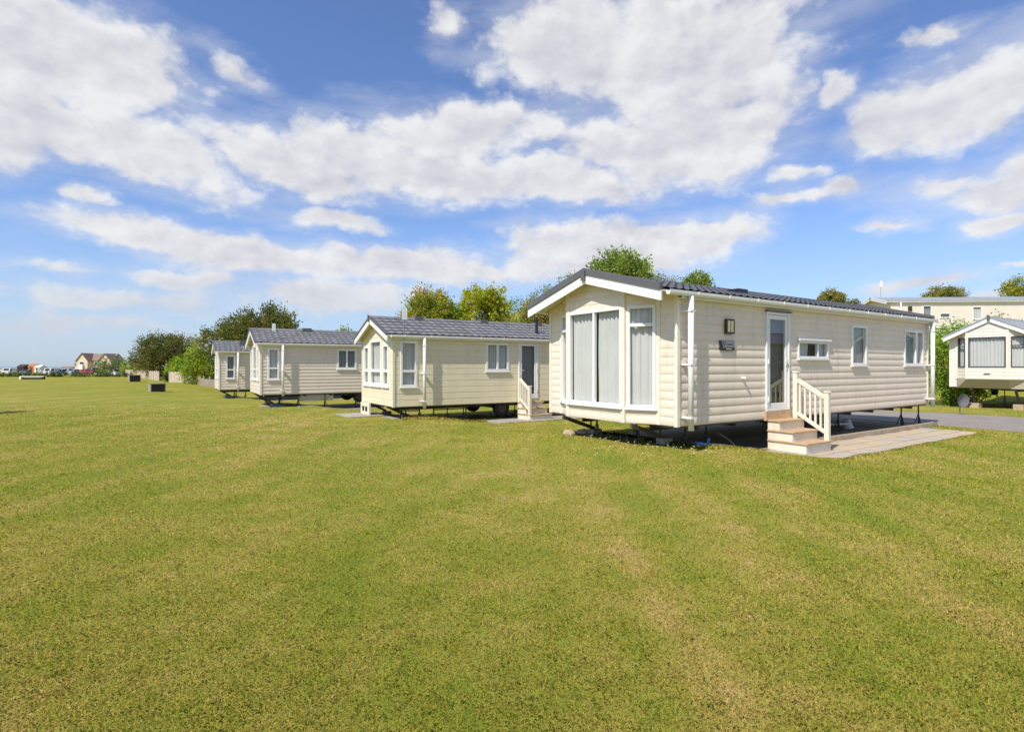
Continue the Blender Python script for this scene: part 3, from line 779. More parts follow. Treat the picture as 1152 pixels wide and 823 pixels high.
def stone(label, p, s, seed):
    r = random.Random(seed); mb = MB(); n = 9; rings = [(0, .8), (.3, 1), (.65, .9), (.95, .5)]
    for h_, k in rings: mb.v += [(s[0] * k * cos(2 * pi * j / n) * r.uniform(.85, 1.1), s[1] * k * sin(2 * pi * j / n) * r.uniform(.85, 1.1), s[2] * h_ * r.uniform(.92, 1.05)) for j in range(n)]
    for q in range(3):
        for j in range(n): mb.f.append((q * n + j, q * n + (j + 1) % n, (q + 1) * n + (j + 1) % n, (q + 1) * n + j))
    mb.f.append(tuple(3 * n + j for j in range(n)))
    o = mb.build('stone', M['stone']); o.location = (p[0], p[1], p[2] - .02); return tag(o, label, 'stone', 'tan stones by the left drawbar')
stone('larger tan stone on the grass left of the nearest caravan front', V1w(.1, 3.15), (.17, .12, .13), 1)
stone('smaller brownish stone touching the larger tan one', V1w(.42, 3.05), (.15, .11, .14), 2)
stone('small orange brown stone in the grass behind the left drawbar of the nearest caravan', V1w(1.6, 3.3), (.13, .12, .12), 5)
m = MB(); pts = []
for k in range(25):
    q = k / 24; u = 1.0 + 1.35 * sin(q * pi * .62) ; v_ = .12 - .06 * q + .75 * q * q
    p = V1w(u, v_); pts.append((p.x, p.y, p.z + .045 + (.25 * max(0, q - .7) / .3)))
ho = thing('water_hose', 'pale grey hose with blue connector curling out from beneath the nearest caravan', 'hose', pts[0])
for k, p in enumerate(pts): pts[k] = (p[0] - ho.location.x, p[1] - ho.location.y, p[2] - ho.location.z)
m.tube(pts, .016, 7); m.build('pipe', M['hose'], ho, smooth=True)
d = Vector((-.24, -.06, .01)); m = MB(); m.tube([(0, 0, 0), tuple(d * .4), tuple(d * .45), tuple(d)], [.03, .03, .045, .05], 9); m.build('connector', M['bluepl'], ho)
m = MB(); m.tube([(.01, 0, 0), (.03, -.02, .12)], .022, 7); m.build('tap', M['bluepl'], ho)
for lab, o, u, v in (('short blue hose lying on the pad at the drawbar of the third caravan', (-10.774, 23.3), .75, .35), ('bright blue plastic hose end at the drawbar of the farthest caravan', (-16.69, 31), .55, .5)):
    p = loc(o[0], o[1], Y32, u, v); r = MB()
    r.tube([(-.3, 0, .04), (-.1, .04, .07), (.1, -.03, .06), (.3, .02, .04)], .03, 7)
    o_ = r.build('blue_hose', M['bluepl'], smooth=True); o_.location = p; tag(o_, lab, 'hose')
# loose pipe lying under the nearest caravan
a, b = V1w(5.2, .9), V1w(8.1, .9)
m = MB(); m.tube([(a.x, a.y, a.z + .28), (b.x, b.y, b.z + .16)], .03, 8); m.build  # waste pipe
wp = m.build('waste_pipe', M['fascia']); tag(wp, 'long white waste pipe slung low below the nearest caravan behind the steps', 'pipe')
jb = MB(); p = V1w(8.2, .95); jb.tube([(p.x, p.y, p.z + .03), (p.x - .03, p.y, p.z + .28)], [.12, .05], 9)
tag(jb.build('jockey_wheel_cover', M['fascia']), 'white plastic bottle shape on the concrete at the end of the waste pipe', 'bottle')
# dish
p = at(1081, 21.5); dishr = thing('satellite_dish', 'grey satellite dish low above the grass by the right edge caravan', 'satellite dish', p, .25)
mb = MB(); n = 20; R_ = .30; zc = .58; yc = 0
for k in range(4):
    rr = R_ * k / 3
    mb.v += [(rr * cos(2 * pi * j / n), yc - .10 * (rr / R_) ** 2, zc + rr * .9 * sin(2 * pi * j / n)) for j in range(n)]
for k in range(3):
    for j in range(n): mb.f.append((k * n + j, k * n + (j + 1) % n, (k + 1) * n + (j + 1) % n, (k + 1) * n + j))
mb.build('reflector', M['dish'], dishr, smooth=True)
MB().tube([(0, .04, 0), (0, .04, .58)], .025, 8).build('mast', M['galv'], dishr)
MB().tube([(0, -.03, .32), (0, -.32, .42)], .014, 6).build('arm', M['galv'], dishr)
MB().tube([(0, -.30, .42), (0, -.38, .47)], .03, 8).build('receiver', M['black'], dishr)

# ------------------------------------------------------------------ vegetation
def leaves(name, lobes, n, size, mat, parent, seed=0, aspect=.5, up=.25, shell=.55, clump=26, csig=.16, spike=0.0, rise=0.0):
    rs = np.random.RandomState(seed); cs = []
    vol = np.array([l[3] * l[4] * l[5] for l in lobes]) ** .67; vol /= vol.sum()
    nc = max(6, n // clump); pick = rs.choice(len(lobes), nc, p=vol)
    d = rs.normal(size=(nc, 3)); d /= np.linalg.norm(d, axis=1)[:, None]
    rad = shell + (1 - shell) * rs.rand(nc) ** .6
    lob = np.array(lobes)[pick]
    cc = lob[:, :3] + d * rad[:, None] * lob[:, 3:6]
    mr = lob[:, 3:6].min(1)
    ci = rs.randint(0, nc, n)
    out = d[ci]
    sig = (mr * csig)[ci][:, None] + size * .5
    off = rs.normal(size=(n, 3)) * sig * .8
    if spike: off += out * (rs.rand(n) ** 2)[:, None] * sig * spike * 2
    if rise: off = off * .75 + np.array([0, 0, 1.0]) * ((rs.rand(n) ** 1.5)[:, None] * sig * rise * (.4 + rs.rand(nc))[ci][:, None])
    p = cc[ci] + off
    nrm = out * .6 + rs.normal(size=(n, 3)) * .7 + np.array([0, 0, up]); nrm /= np.linalg.norm(nrm, axis=1)[:, None]
    t = np.cross(nrm, rs.normal(size=(n, 3)))
    if spike: t = out + rs.normal(size=(n, 3)) * .5 + np.array([0, 0, .4])
    t /= np.linalg.norm(t, axis=1)[:, None] + 1e-9
    b = np.cross(nrm, t); b /= np.linalg.norm(b, axis=1)[:, None] + 1e-9
    s = (size * rs.uniform(.55, 1.35, n))[:, None]
    v = np.stack([p - t * s * .5, p + b * s * aspect * .5 - t * s * .05, p + t * s * .5, p - b * s * aspect * .5 - t * s * .05], 1).reshape(-1, 3)
    f = np.arange(4 * n).reshape(n, 4)
    return np_mesh(name, v, f, mat, parent)
def limb_path(a, b, sag, r):
    a, b = Vector(a), Vector(b); pts = []
    for k in range(5):
        q = k / 4; p = a.lerp(b, q) + Vector((r.uniform(-1, 1), r.uniform(-1, 1), 0)) * (b - a).length * .05 * sin(q * pi); p.z += sag * sin(q * pi); pts.append(p)
    return pts
def tree(name, label, cat, base, lobes, n, size, mat, seed=0, trunk_r=.18, group=None, **k):
    t = thing(name, label, cat, base, 0, group); r = random.Random(seed)
    top = max(lobes, key=lambda l: l[2]); m = MB()
    h = top[2]; fork = max(.6, min(l[2] - l[5] for l in lobes) * .7 + .3)
    fx, fy = top[0] * .3, top[1] * .3
    m.tube([(0, 0, -.15), (fx * .3, fy * .3, fork * .5), (fx, fy, fork), (top[0] * .7, top[1] * .7, (fork + h) / 2), (top[0], top[1], h)], [trunk_r * 1.25, trunk_r, trunk_r * .85, trunk_r * .5, trunk_r * .15], 8)
    for l in lobes:
        for q in range(3):
            e = (l[0] + r.uniform(-.6, .6) * l[3], l[1] + r.uniform(-.6, .6) * l[4], l[2] + r.uniform(-.2, .7) * l[5])
            z0 = r.uniform(fork * .7, max(fork, min(e[2], h) * .7)); f = z0 / h
            m.tube(limb_path((top[0] * f * .7, top[1] * f * .7, z0), e, .15, r), [trunk_r * .45, trunk_r * .34, trunk_r * .25, trunk_r * .16, trunk_r * .06], 6)
    m.build('trunk', M['bark'], t)
    leaves('crown', lobes, n, size, mat, t, seed=seed, **k)
    return t
def shrub(name, label, cat, base, lobes, n, size, mat, seed=0, group=None, **k):
    t = thing(name, label, cat, base, 0, group); r = random.Random(seed); m = MB()
    for l in lobes:
        for q in range(4):
            e = (l[0] + r.uniform(-.6, .6) * l[3], l[1] + r.uniform(-.6, .6) * l[4], l[2] + r.uniform(0, .5) * l[5])
            m.tube(limb_path((l[0] * .4 + r.uniform(-.1, .1), l[1] * .4, -.1), e, .05, r), [.05, .04, .03, .02, .01], 5)
    m.build('stem', M['bark'], t); leaves('foliage', lobes, n, size, mat, t, seed=seed, **k); return t

L_dark = leaf_mat('dark_cypress_foliage', ((0.0662, 0.0879, 0.0216), (0.157, 0.1826, 0.0431), (0.3101, 0.3213, 0.082), (0.3515, 0.2096, 0.0647)), .35, 0.27)
L_olive = leaf_mat('olive_pine_foliage', ((0.08, 0.0988, 0.0258), (0.1776, 0.1835, 0.0431), (0.3553, 0.3175, 0.0755), (0.2665, 0.1589, 0.0561)), .45, 0.27)
L_lime = leaf_mat('lime_shrub_foliage', ((0.1277, 0.2232, 0.0168), (0.3262, 0.4332, 0.0294), (0.6804, 0.6824, 0.0526), (0.1985, 0.315, 0.0252)), .6, 0.47)
L_yel = leaf_mat('yellow_green_foliage', ((0.2264, 0.2995, 0.0252), (0.6038, 0.5812, 0.0403), (0.8, 0.8, 0.0754), (0.1886, 0.2818, 0.0302)), .7, 0.47)
L_rust = leaf_mat('rusty_green_foliage', ((0.1146, 0.1593, 0.03), (0.3073, 0.3584, 0.04), (0.8, 0.6767, 0.0627), (0.6552, 0.2986, 0.0627)), .7, 0.37)
L_ash = leaf_mat('fresh_green_foliage', ((0.1235, 0.1997, 0.0437), (0.2998, 0.4147, 0.0764), (0.5994, 0.6603, 0.1503), (0.2116, 0.3071, 0.0546)), .9, 0.5)
L_hedge = leaf_mat('bright_hedge_foliage', ((0.1057, 0.2094, 0.0193), (0.2643, 0.4508, 0.0338), (0.5283, 0.7084, 0.0605), (0.1586, 0.2898, 0.029)), 1.0, 0.47)
L_brown = leaf_mat('brown_green_foliage', ((0.0999, 0.1176, 0.0284), (0.2499, 0.2573, 0.0519), (0.4663, 0.4228, 0.0828), (0.3663, 0.2279, 0.0662)), .6, 0.32)
L_far = leaf_mat('distant_green_foliage', ((0.092, 0.1445, 0.0481), (0.1708, 0.2363, 0.0626), (0.2888, 0.3282, 0.0843), (0.2363, 0.21, 0.0722)), .12, 0.32)
L_low = leaf_mat('low_dark_hedge_foliage', ((0.028, 0.0595, 0.021), (0.0613, 0.1085, 0.035), (0.1225, 0.175, 0.0525), (0.0525, 0.0875, 0.035)), .6, .2)

# big windswept conifer behind the third and fourth caravans
bx, by = (284 - 576) / 612 * 55, 55.0
tree('cypress_tree', 'large dark windswept conifer rising behind the two farthest caravans', 'tree', (bx, by, tz(bx, by)),
     [(1.3, 0, 6.3, 2.4, 2.2, 1.2), (2.7, 0, 5.2, 1.6, 1.8, 1.2), (-.9, .4, 5.5, 2.0, 2.0, 1.1), (-2.8, 0, 4.8, 1.8, 1.9, 1.0), (-4.1, .3, 3.6, 1.0, 1.5, .9), (.8, -.5, 4.8, 3.4, 2.2, 1.5)],
     22000, .30, L_dark, 11, .4, aspect=.34, spike=2.0, csig=.15, clump=55, shell=.62, rise=1.2)
bx, by = (186 - 576) / 612 * 75, 75.0
tree('cypress_tree', 'dark rounded conifer with bare inner twigs behind the pale fence on the left', 'tree', (bx, by, tz(bx, by)),
     [(-.2, 0, 4.2, 2.6, 2.4, 1.3), (2.2, 0, 4.3, 1.7, 1.8, 1.1), (-2.6, 0, 2.7, 1.9, 2, 1.2), (.2, -.6, 2.4, 3.0, 2.2, 1.5), (3.2, .2, 2.7, 1.3, 1.7, 1.2)],
     20000, .30, L_olive, 13, .35, aspect=.34, spike=2.0, csig=.15, clump=55, shell=.6, rise=1.0)
def px_shrub(name, label, px, Y, top, wpx, mat, n, size, seed, group=None, depth=None, zb=None, **k):
    X = (px - 576) / 612 * Y; z0 = tz(X, Y) if zb is None else zb
    h_ = CAM_H - (top - 411.5) / 612 * Y - z0; w = wpx / 612 * Y / 2; dp = depth or w
    r = random.Random(seed)
    lobes = [(0, 0, h_ * .62, w * .7, dp * .7, h_ * .37), (-w * .5, 0, h_ * .42, w * .5, dp * .6, h_ * .36), (w * .5, .1, h_ * .45, w * .48, dp * .6, h_ * .38), (r.uniform(-.3, .3) * w, -dp * .4, h_ * .28, w * .75, dp * .5, h_ * .26)]
    return shrub(name, label, 'shrub', (X, Y, z0), lobes, n, size, mat, seed, group, **k)
px_shrub('shrub', 'bright lime green shrub behind the weathered fence beside the farthest caravan', 232, 57, 384, 50, L_lime, 5000, .24, 21)
px_shrub('shrub', 'mid green shrub behind the fence between the lime shrub and the dark conifer', 208, 62, 400, 26, L_hedge, 3200, .24, 22)
px_shrub('shrub', 'tall grey green shrub peeping between the two dark conifers', 221, 68, 379, 24, L_ash, 2600, .26, 23)
px_shrub('shrub', 'round lime shrub at the right foot of the left dark conifer', 199, 66, 402, 24, L_lime, 2600, .24, 71)
px_shrub('shrub', 'small mid green shrub at the left foot of the left dark conifer', 176, 78, 409, 18, L_hedge, 2000, .26, 72)
px_shrub('shrub', 'low lime shrub behind the left end of the pale fence', 146, 92, 405, 20, L_lime, 2200, .28, 24)
px_shrub('shrub', 'olive tangled shrub behind the middle of the pale fence', 165, 84, 400, 26, L_brown, 2400, .28, 30)
px_shrub('shrub', 'dark round bush in front of the distant gabled house', 124, 150, 401, 26, L_far, 2600, .42, 25)
px_shrub('shrub', 'small dark shrub growing in the gap of the pale fence', 189, 62, 417, 7, L_low, 900, .16, 26)
px_shrub('shrub', 'light green shrub top showing above the roof of the third caravan, left one', 361, 50, 367, 24, L_lime, 2200, .24, 27)
px_shrub('shrub', 'feathery light green shrub top above the roof of the third caravan, right one', 392, 50, 362, 28, L_ash, 2000, .24, 28, spike=1.3)
def px_tree(label, px, Y, top, wpx, bottom, mat, n, size, seed, name='tree', shape='round', tr=.2, **k):
    X = (px - 576) / 612 * Y; z0 = tz(X, Y); H_ = CAM_H - (top - 411.5) / 612 * Y - z0; hb = CAM_H - (bottom - 411.5) / 612 * Y - z0
    w = wpx / 612 * Y / 2; r = random.Random(seed); lobes = []
    ch = H_ - hb
    if shape == 'round':
        lobes = [(0, 0, hb + ch * .62, w * .62, w * .62, ch * .38)]
        for a in range(6):
            q = a * 1.05 + r.uniform(-.3, .3); rr = w * r.uniform(.42, .58)
            lobes.append((rr * cos(q), rr * sin(q), hb + ch * r.uniform(.28, .62), w * r.uniform(.36, .5), w * .45, ch * r.uniform(.24, .34)))
    elif shape == 'cone':
        for a in range(9):
            f = a / 8; q = a * 2.4; rr = w * .45 * (1 - f) 
            lobes.append((rr * cos(q), rr * sin(q), hb + ch * (.14 + .76 * f), w * (.62 - .46 * f), w * (.62 - .46 * f), ch * .15))
    elif shape == 'plume':
        for a in range(10):
            q = a * 2.4; rr = w * .62 * sqrt((a + .5) / 10); f = r.uniform(.55, .86) * (1 - .35 * (rr / w) ** 2)
            lobes.append((rr * cos(q), rr * sin(q), hb + ch * f, w * .28, w * .28, ch * r.uniform(.15, .26)))
        lobes.append((0, 0, hb + ch * .35, w * .8, w * .7, ch * .35))
    return tree(name, label, 'tree', (X, Y, z0), lobes, n, size, mat, seed, tr, **k)
px_tree('rusty green tree behind the pale yellow caravan, left of the yellow one', 482, 46, 332, 62, 368, L_rust, 12000, .21, 31, shape='round', spike=1.8, csig=.17, clump=45)
px_tree('bright yellow green tree behind the pale yellow caravan roof', 547, 45, 325, 62, 368, L_yel, 10000, .22, 32, shape='plume', spike=1.2, rise=2.0, clump=40)
px_tree('dark green bushy tree low between the rusty and the yellow tree', 516, 47, 340, 42, 372, L_hedge, 4500, .2, 33)
px_tree('brownish olive tree beside the left eave of the nearest caravan', 603, 42, 336, 52, 378, L_brown, 5500, .19, 34)
px_tree('fresh green leafy tree rising over the ridge of the nearest caravan', 701, 30, 289, 78, 345, L_ash, 12000, .18, 35, shape='plume', tr=.15, spike=1.2, csig=.22, rise=2.2, clump=45)
px_tree('thin sparse green sapling at the left slope of the nearest caravan roof', 638, 30, 313, 24, 345, L_ash, 260, .13, 36, shape='plume', tr=.07)
px_tree('small green treetop over the roof right of the tall leafy tree', 787, 34, 306, 27, 345, L_ash, 5000, .17, 37, tr=.12, spike=1.2, rise=1.2)
px_tree('dark round tree with reddish top above the far end of the nearest roof', 936, 62, 327, 34, 348, L_brown, 5000, .26, 38)
px_tree('tiny pale green treetop just left of the long cream caravan', 961, 70, 336, 18, 352, L_far, 1500, .28, 39)
px_tree('broad brownish tree behind the roof of the long cream caravan', 1060, 75, 322, 54, 345, L_brown, 6500, .30, 40)
px_tree('olive tree at the right edge behind the long cream caravan', 1150, 72, 309, 40, 348, L_rust, 5500, .28, 41)
# hedge between the nearest caravan and the right edge caravan
X, Y = (1072 - 576) / 612 * 28, 28.0
z0 = tz(X, Y)
hg = shrub('hedge', 'tall bright green hedge between the nearest caravan and the right edge caravan', 'hedge', (X, Y, z0),
      [(-1.0, 0, 3.2, .9, 1.0, 1.0), (.2, .4, 3.3, .9, 1.0, .95), (1.2, .6, 3.2, .9, 1, 1.0), (-.8, -.1, 1.9, 1.0, 1.0, 1.1), (.5, .3, 1.8, 1.0, 1.0, 1.2), (-.7, -.5, .8, .9, .7, .8), (.3, -.5, .7, .9, .7, .75), (1.6, .4, 1.4, .9, .9, 1.3)],
      11000, .13, L_hedge, 51, csig=.2)
px_shrub('shrub', 'dry brown hedge top behind the roof of the right edge caravan', 1130, 36, 346, 56, L_brown, 5000, .16, 52, depth=1.0)
# woodland on the far hillside
rs = np.random.RandomState(5); lob = []
for k in range(150):
    x = rs.uniform(-14, 60); y = rs.uniform(128, 170); s = rs.uniform(2.0, 3.6); lob.append((x, y, tz(x, y) + s * .6, s, s, s * .9))
wd = leaves('woodland', lob, 30000, .5, L_far, None, seed=6, csig=.22); tag(wd, 'olive wooded hillside rising behind the caravans', 'woodland', kind='stuff')

# ------------------------------------------------------------------ fences and slatted boxes
def fence(label, pts, h0, h1, mat, bw=.15):
    a = Vector(pts[0]); t = thing('board_fence', label, 'fence', (a.x, a.y, tz(a.x, a.y)))
    r = random.Random(len(label))
    for A, B in zip(pts, pts[1:]):
        A2, B2 = Vector(A), Vector(B); L = (B2 - A2).length; n = max(1, round(L / 1.9)); d = (B2 - A2) / L; nrm = Vector((d.y, -d.x))
        for k in range(n):
            p0 = A2 + d * (L * k / n); p1 = A2 + d * (L * (k + 1) / n); hh = h0 + (h1 - h0) * (k / n) + r.uniform(-.05, .05)
            m = MB(); nb = max(2, int((p1 - p0).length / bw))
            for j in range(nb):
                q0 = p0.lerp(p1, (j + .04) / nb) - a; q1 = p0.lerp(p1, (j + .96) / nb) - a; off = nrm * r.uniform(0, .02); hj = hh + r.uniform(-.02, .02)
                z = tz(*(p0.lerp(p1, (j + .5) / nb))) - t.location.z - .02
                w = nrm * .022
                m.hexa([(q0 + off).to_3d() + Vector((0, 0, z)), (q1 + off).to_3d() + Vector((0, 0, z)), (q1 + off - w).to_3d() + Vector((0, 0, z)), (q0 + off - w).to_3d() + Vector((0, 0, z)),
                        (q0 + off).to_3d() + Vector((0, 0, z + hj)), (q1 + off).to_3d() + Vector((0, 0, z + hj)), (q1 + off - w).to_3d() + Vector((0, 0, z + hj)), (q0 + off - w).to_3d() + Vector((0, 0, z + hj))])
            m.build('panel', mat, t)
            q = p0 - a; MB().box(q.x - .05, q.x + .05, q.y - .05 , q.y + .05, -.1, hh + .06).build('post', mat, t)
    return t
fence('pale bleached board fence left of its bushy gap', [(-68.3, 95), (-55, 80.5), (-42.8, 66)], 1.12, 1.10, M['fence'])
fence('short pale board fence standing right of the bushy gap', [(-38.6, 61.3), (-36.3, 60)], 1.15, 1.15, M['fence'])
fence('low grey weathered board fence running up to the farthest caravan', [(-36.2, 59.9), (-26.6, 50)], .82, .74, M['fence2'], .12)
def slat_box(label, px, Y, w, h, d):
    p = at(px, Y); t = thing('slatted_box', label, 'timber box', p, .78, 'dark slatted boxes on the lawn')
    m = MB(); m.box(-w / 2, -w / 2 + .05, 0, d, 0, h); m.box(w / 2 - .05, w / 2, 0, d, 0, h); m.box(-w / 2 + .051, w / 2 - .051, d - .04, d, 0, h - .051); m.box(-w / 2 - .02, w / 2 + .02, -.02, d + .02, h - .05, h); m.build('case', M['binside'], t)
    m = MB(); n = 7
    for k in range(n): z = .03 + (h - .1) * k / n; m.box(-w / 2 + .052, w / 2 - .052, .01, .04, z, z + (h - .1) / n - .018)
    m.box(-w / 2 + .052, w / 2 - .052, .05, .07, .02, h - .055)
    m.build('slat_front', M['slat'], t)
slat_box('nearer dark slatted box with grey sides on the lawn', 178, 38.6, .92, .60, .8)
slat_box('farther dark slatted box with grey sides nearer the pale fence', 152, 60, 1.05, .74, .9)

# ------------------------------------------------------------------ far left: hedge, bench, cars, house, huts
hb = thing('hedge', 'low dark hedge along the far edge of the lawn at the left', 'hedge', (-68, 86, tz(-68, 86)))
r = random.Random(9); lobes = []
for k in range(60):
    x = -30 + 44 * (k / 59) ; lobes.append((x, r.uniform(-.5, .5), r.uniform(.12, .3), .9, .7, r.uniform(.25, .5)))
m = MB()
for k in range(0, 60, 2): l = lobes[k]; m.tube([(l[0], l[1], -.1), (l[0] + .1, l[1], l[2] + .2)], .03, 5)
m.build('stem', M['bark'], hb); leaves('foliage', lobes, 9000, .24, L_low, hb, seed=19, csig=.2)
p = at(37, 70); be = thing('low_bench', 'long low white topped bench at the far left of the lawn', 'bench', p, .05)
MB().box(-1.45, 1.5, -.25, .25, .34, .42).build('seat', M['fascia'], be); MB().box(-1.5, -1.3, -.24, .24, 0, .339).build('leg', M['fascia'], be); MB().box(1.2, 1.35, -.24, .24, 0, .339).build('leg', M['slat'], be); MB().box(-1.299, 1.199, .05, .15, .0, .2).build('stretcher', M['slat'], be)  # dark bar below the seat paints its black shadow gap
_carm = {}
def car(label, px, Y, kind, col, rz, name='parked_car', s=1.0):
    p = at(px, Y); t = thing(name, label, 'van' if kind == 'van' else 'car', p, rz, 'vehicles parked beyond the lawn'); t.scale = (s, s, s)
    if col not in _carm: _carm[col] = paint('car_paint_%d' % len(_carm), col, .25, .04, 3, spec=.6)
    cm = _carm[col]; cg = M['glass_car']
    if kind == 'van':
        L, W_, prof = 4.9, 1.9, [(0, .35), (4.9, .35), (4.9, .95), (4.55, 1.15), (4.0, 1.95), (3.7, 2.05), (.1, 2.05), (0, 1.2)]; win = [[(3.0, 1.15), (4.35, 1.15), (3.88, 1.85), (3.0, 1.85)]]; ws = ((4.56, 1.18), (4.02, 1.92)); rw = ((.0, 1.25), (.07, 1.9))
    elif kind == 'suv':
        L, W_, prof = 4.5, 1.85, [(0, .4), (4.5, .4), (4.5, .9), (4.3, 1.02), (3.3, 1.1), (2.75, 1.68), (.35, 1.72), (.02, 1.05)]; win = [[(.45, 1.1), (1.7, 1.1), (1.7, 1.6), (.6, 1.6)], [(1.78, 1.1), (3.15, 1.1), (2.7, 1.6), (1.78, 1.6)]]; ws = ((3.27, 1.14), (2.8, 1.64)); rw = ((.05, 1.1), (.33, 1.66))
    else:
        L, W_, prof = 4.1, 1.75, [(0, .32), (4.1, .32), (4.1, .72), (3.9, .85), (3.0, .98), (2.3, 1.45), (.7, 1.48), (.05, .95)]; win = [[(.55, .98), (1.5, .98), (1.5, 1.38), (.8, 1.38)], [(1.58, .98), (2.85, .98), (2.25, 1.38), (1.58, 1.38)]]; ws = ((2.97, 1.01), (2.34, 1.43)); rw = ((.1, 1.0), (.67, 1.44))
    off = -L / 2
    bd = MB().prism_y([(x + off, z) for x, z in prof], -W_ / 2, W_ / 2).build('body', cm, t, bevel=.06)
    for sd in (-1, 1):
        m = MB()
        for w in win: m.poly([(x + off, sd * (W_ / 2 + .006), z) for x, z in w])
        m.build('side_window', cg, t)
    for (a, b), nm, e in ((ws, 'windscreen', .012), (rw, 'rear_window', -.012)):
        MB().quad((a[0] + off + e, -W_ * .42, a[1] + .01), (a[0] + off + e, W_ * .42, a[1] + .01), (b[0] + off + e, W_ * .38, b[1] + .01), (b[0] + off + e, -W_ * .38, b[1] + .01)).build(nm, cg, t)
    for x in (L * .19, L * .81):
        for sd in (-1, 1):
            o = MB().tube([(x + off, sd * (W_ / 2 - .16), .32), (x + off, sd * (W_ / 2 + .02), .32)], .32, 14).build('wheel', M['rubber'], t)
            MB().tube([(x + off, sd * (W_ / 2 - .05), .32), (x + off, sd * (W_ / 2 + .03), .32)], .19, 10).build('rim', M['galv'], o)
    for sd in (-1, 1): MB().box(L + off - .02, L + off + .012, sd * .62 - .15, sd * .62 + .15, .66, .8).build('headlight', M['lens'], t)
    for sd in (-1, 1): MB().box(off - .012, off + .02, sd * .66 - .1, sd * .66 + .1, .78, .95).build('tail_light', M['tail'], t)
    return t
M['glass_car'] = paint('car_window_glass', (.03, .035, .04), .08, .1, 3, spec=.8)
M['tail'] = paint('red_tail_light', (.35, .01, .01), .3, .1, 5)
h90 = pi / 2
car('white van parked at the far left beyond the hedge', 10.5, 178, 'van', (.72, .72, .70), -1.25, 'parked_van')
car('dark grey car right of the far left white van', 29, 180, 'hatch', (.10, .11, .13), -1.3)
car('silver van beside the wooden post beyond the hedge', 58, 172, 'van', (.55, .56, .58), -1.45, 'parked_van')
car('dull blue car beyond the hedge left of the pale blue one', 67.5, 175, 'suv', (.09, .16, .26), -1.3)
car('pale silver blue car in the middle of the far row', 81.5, 172, 'suv', (.40, .46, .52), -1.4)
car('bright red car parked in front of the distant house', 99.5, 172, 'suv', (.48, .025, .03), -1.0)
car('dark blue van behind the red car by the distant house', 104, 186, 'van', (.03, .035, .06), -1.5, 'parked_van')
car('white van parked at the right end beside the pale fence', 125.5, 150, 'van', (.75, .75, .74), -.25, 'parked_van')
car('low orange car left of the red one', 91, 184, 'hatch', (.55, .10, .03), -.3)
for px, c, lab in ((47, (.5, .5, .5), 'silver car in the second row above the white hut'), (62, (.04, .05, .08), 'navy car in the second row above the dull blue car'), (72.5, (.6, .6, .58), 'off white car in the second row, right of the navy one'), (85, (.05, .05, .055), 'black car in the second row left of the house')):
    car(lab, px, 225, 'hatch', c, -.4)
for k, (px, c, kd, lab) in enumerate(((4, (.55, .55, .53), 'suv', 'pale car in the far second row at the left picture edge'), (17, (.30, .04, .04), 'hatch', 'dark red car in the far second row left of the brown hut'), (50, (.6, .6, .6), 'van', 'white van in the far second row right of the white hut'), (66, (.42, .40, .36), 'hatch', 'beige car in the far second row above the dull blue car'), (78, (.7, .7, .7), 'suv', 'white car in the far second row above the silver blue car'), (83, (.2, .06, .05), 'hatch', 'maroon car in the far second row left of the gabled house'), (89, (.45, .47, .5), 'suv', 'silver car in the far second row nearest the gabled house'))):
    car(lab, px, 245 + 6 * (k % 3), kd, c, -.5 - .2 * (k % 4), 'parked_van' if kd == 'van' else 'parked_car')
p = at(53, 120); po = MB().tube([(0, 0, -.1), (0, 0, 1.5)], [.1, .09], 8); po = po.build('wooden_post', M['slat']); po.location = p; tag(po, 'dark wooden post sticking up from the far hedge', 'post')
M['rooft'] = paint('brown_tile_roof', (.24, .16, .12), .8, .2, .6, dirt=.2)
M['rend'] = paint('cream_render', (.70, .59, .43), .8, .1, .4, dirt=.15)
M['orange'] = paint('orange_tile_roof', (.42, .15, .05), .8, .15, .6)
M['winfar'] = paint('dark_window', (.05, .055, .065), .2, .1, 1)
def gable_house(t, x0, x1, y0, y1, ze, zr, axis='x', eave=.35, wallm='rend', roofm='rooft'):
    m = MB(); m.box(x0, x1, y0, y1, -1.5, ze); 
    if axis == 'x':
        ym = (y0 + y1) / 2
        m.prism([(y0, ze), (y1, ze), (ym, zr)], x0, x1); m.build('wall', M[wallm], t)
        rf = MB(); s = (zr - ze) / (ym - y0)
        for sg, ya in ((-1, y0), (1, y1)): rf.prism([(ya + sg * eave, ze - eave * s + .02), (ym, zr + .02), (ym, zr + .22), (ya + sg * eave, ze - eave * s + .22)][::(1 if sg < 0 else -1)], x0 - eave, x1 + eave)
    else:
        xm = (x0 + x1) / 2
        m.prism_y([(x0, ze), (x1, ze), (xm, zr)], y0, y1); m.build('wall', M[wallm], t)
        rf = MB(); s = (zr - ze) / (xm - x0)
        for sg, xa in ((-1, x0), (1, x1)): rf.prism_y([(xa + sg * eave, ze - eave * s + .02), (xm, zr + .02), (xm, zr + .22), (xa + sg * eave, ze - eave * s + .22)], y0 - eave, y1 + eave)
    return rf.build('roof', M[roofm], t)
p = at(110, 220); ho_ = thing('gabled_house', 'distant cream house with brown roofs and two front gables', 'house', p, 0)
rf = gable_house(ho_, -6, 5.5, 0, 7, 5.0, 7.6, 'x')
gable_house(ho_, -6.6, -2.2, -2.5, 3, 4.9, 7.7, 'y'); gable_house(ho_, 2.2, 7.2, -2.5, 3, 4.7, 7.5, 'y')
gable_house(ho_, -8.0, -6.6, -1.5, 4, 3.4, 5.4, 'x')
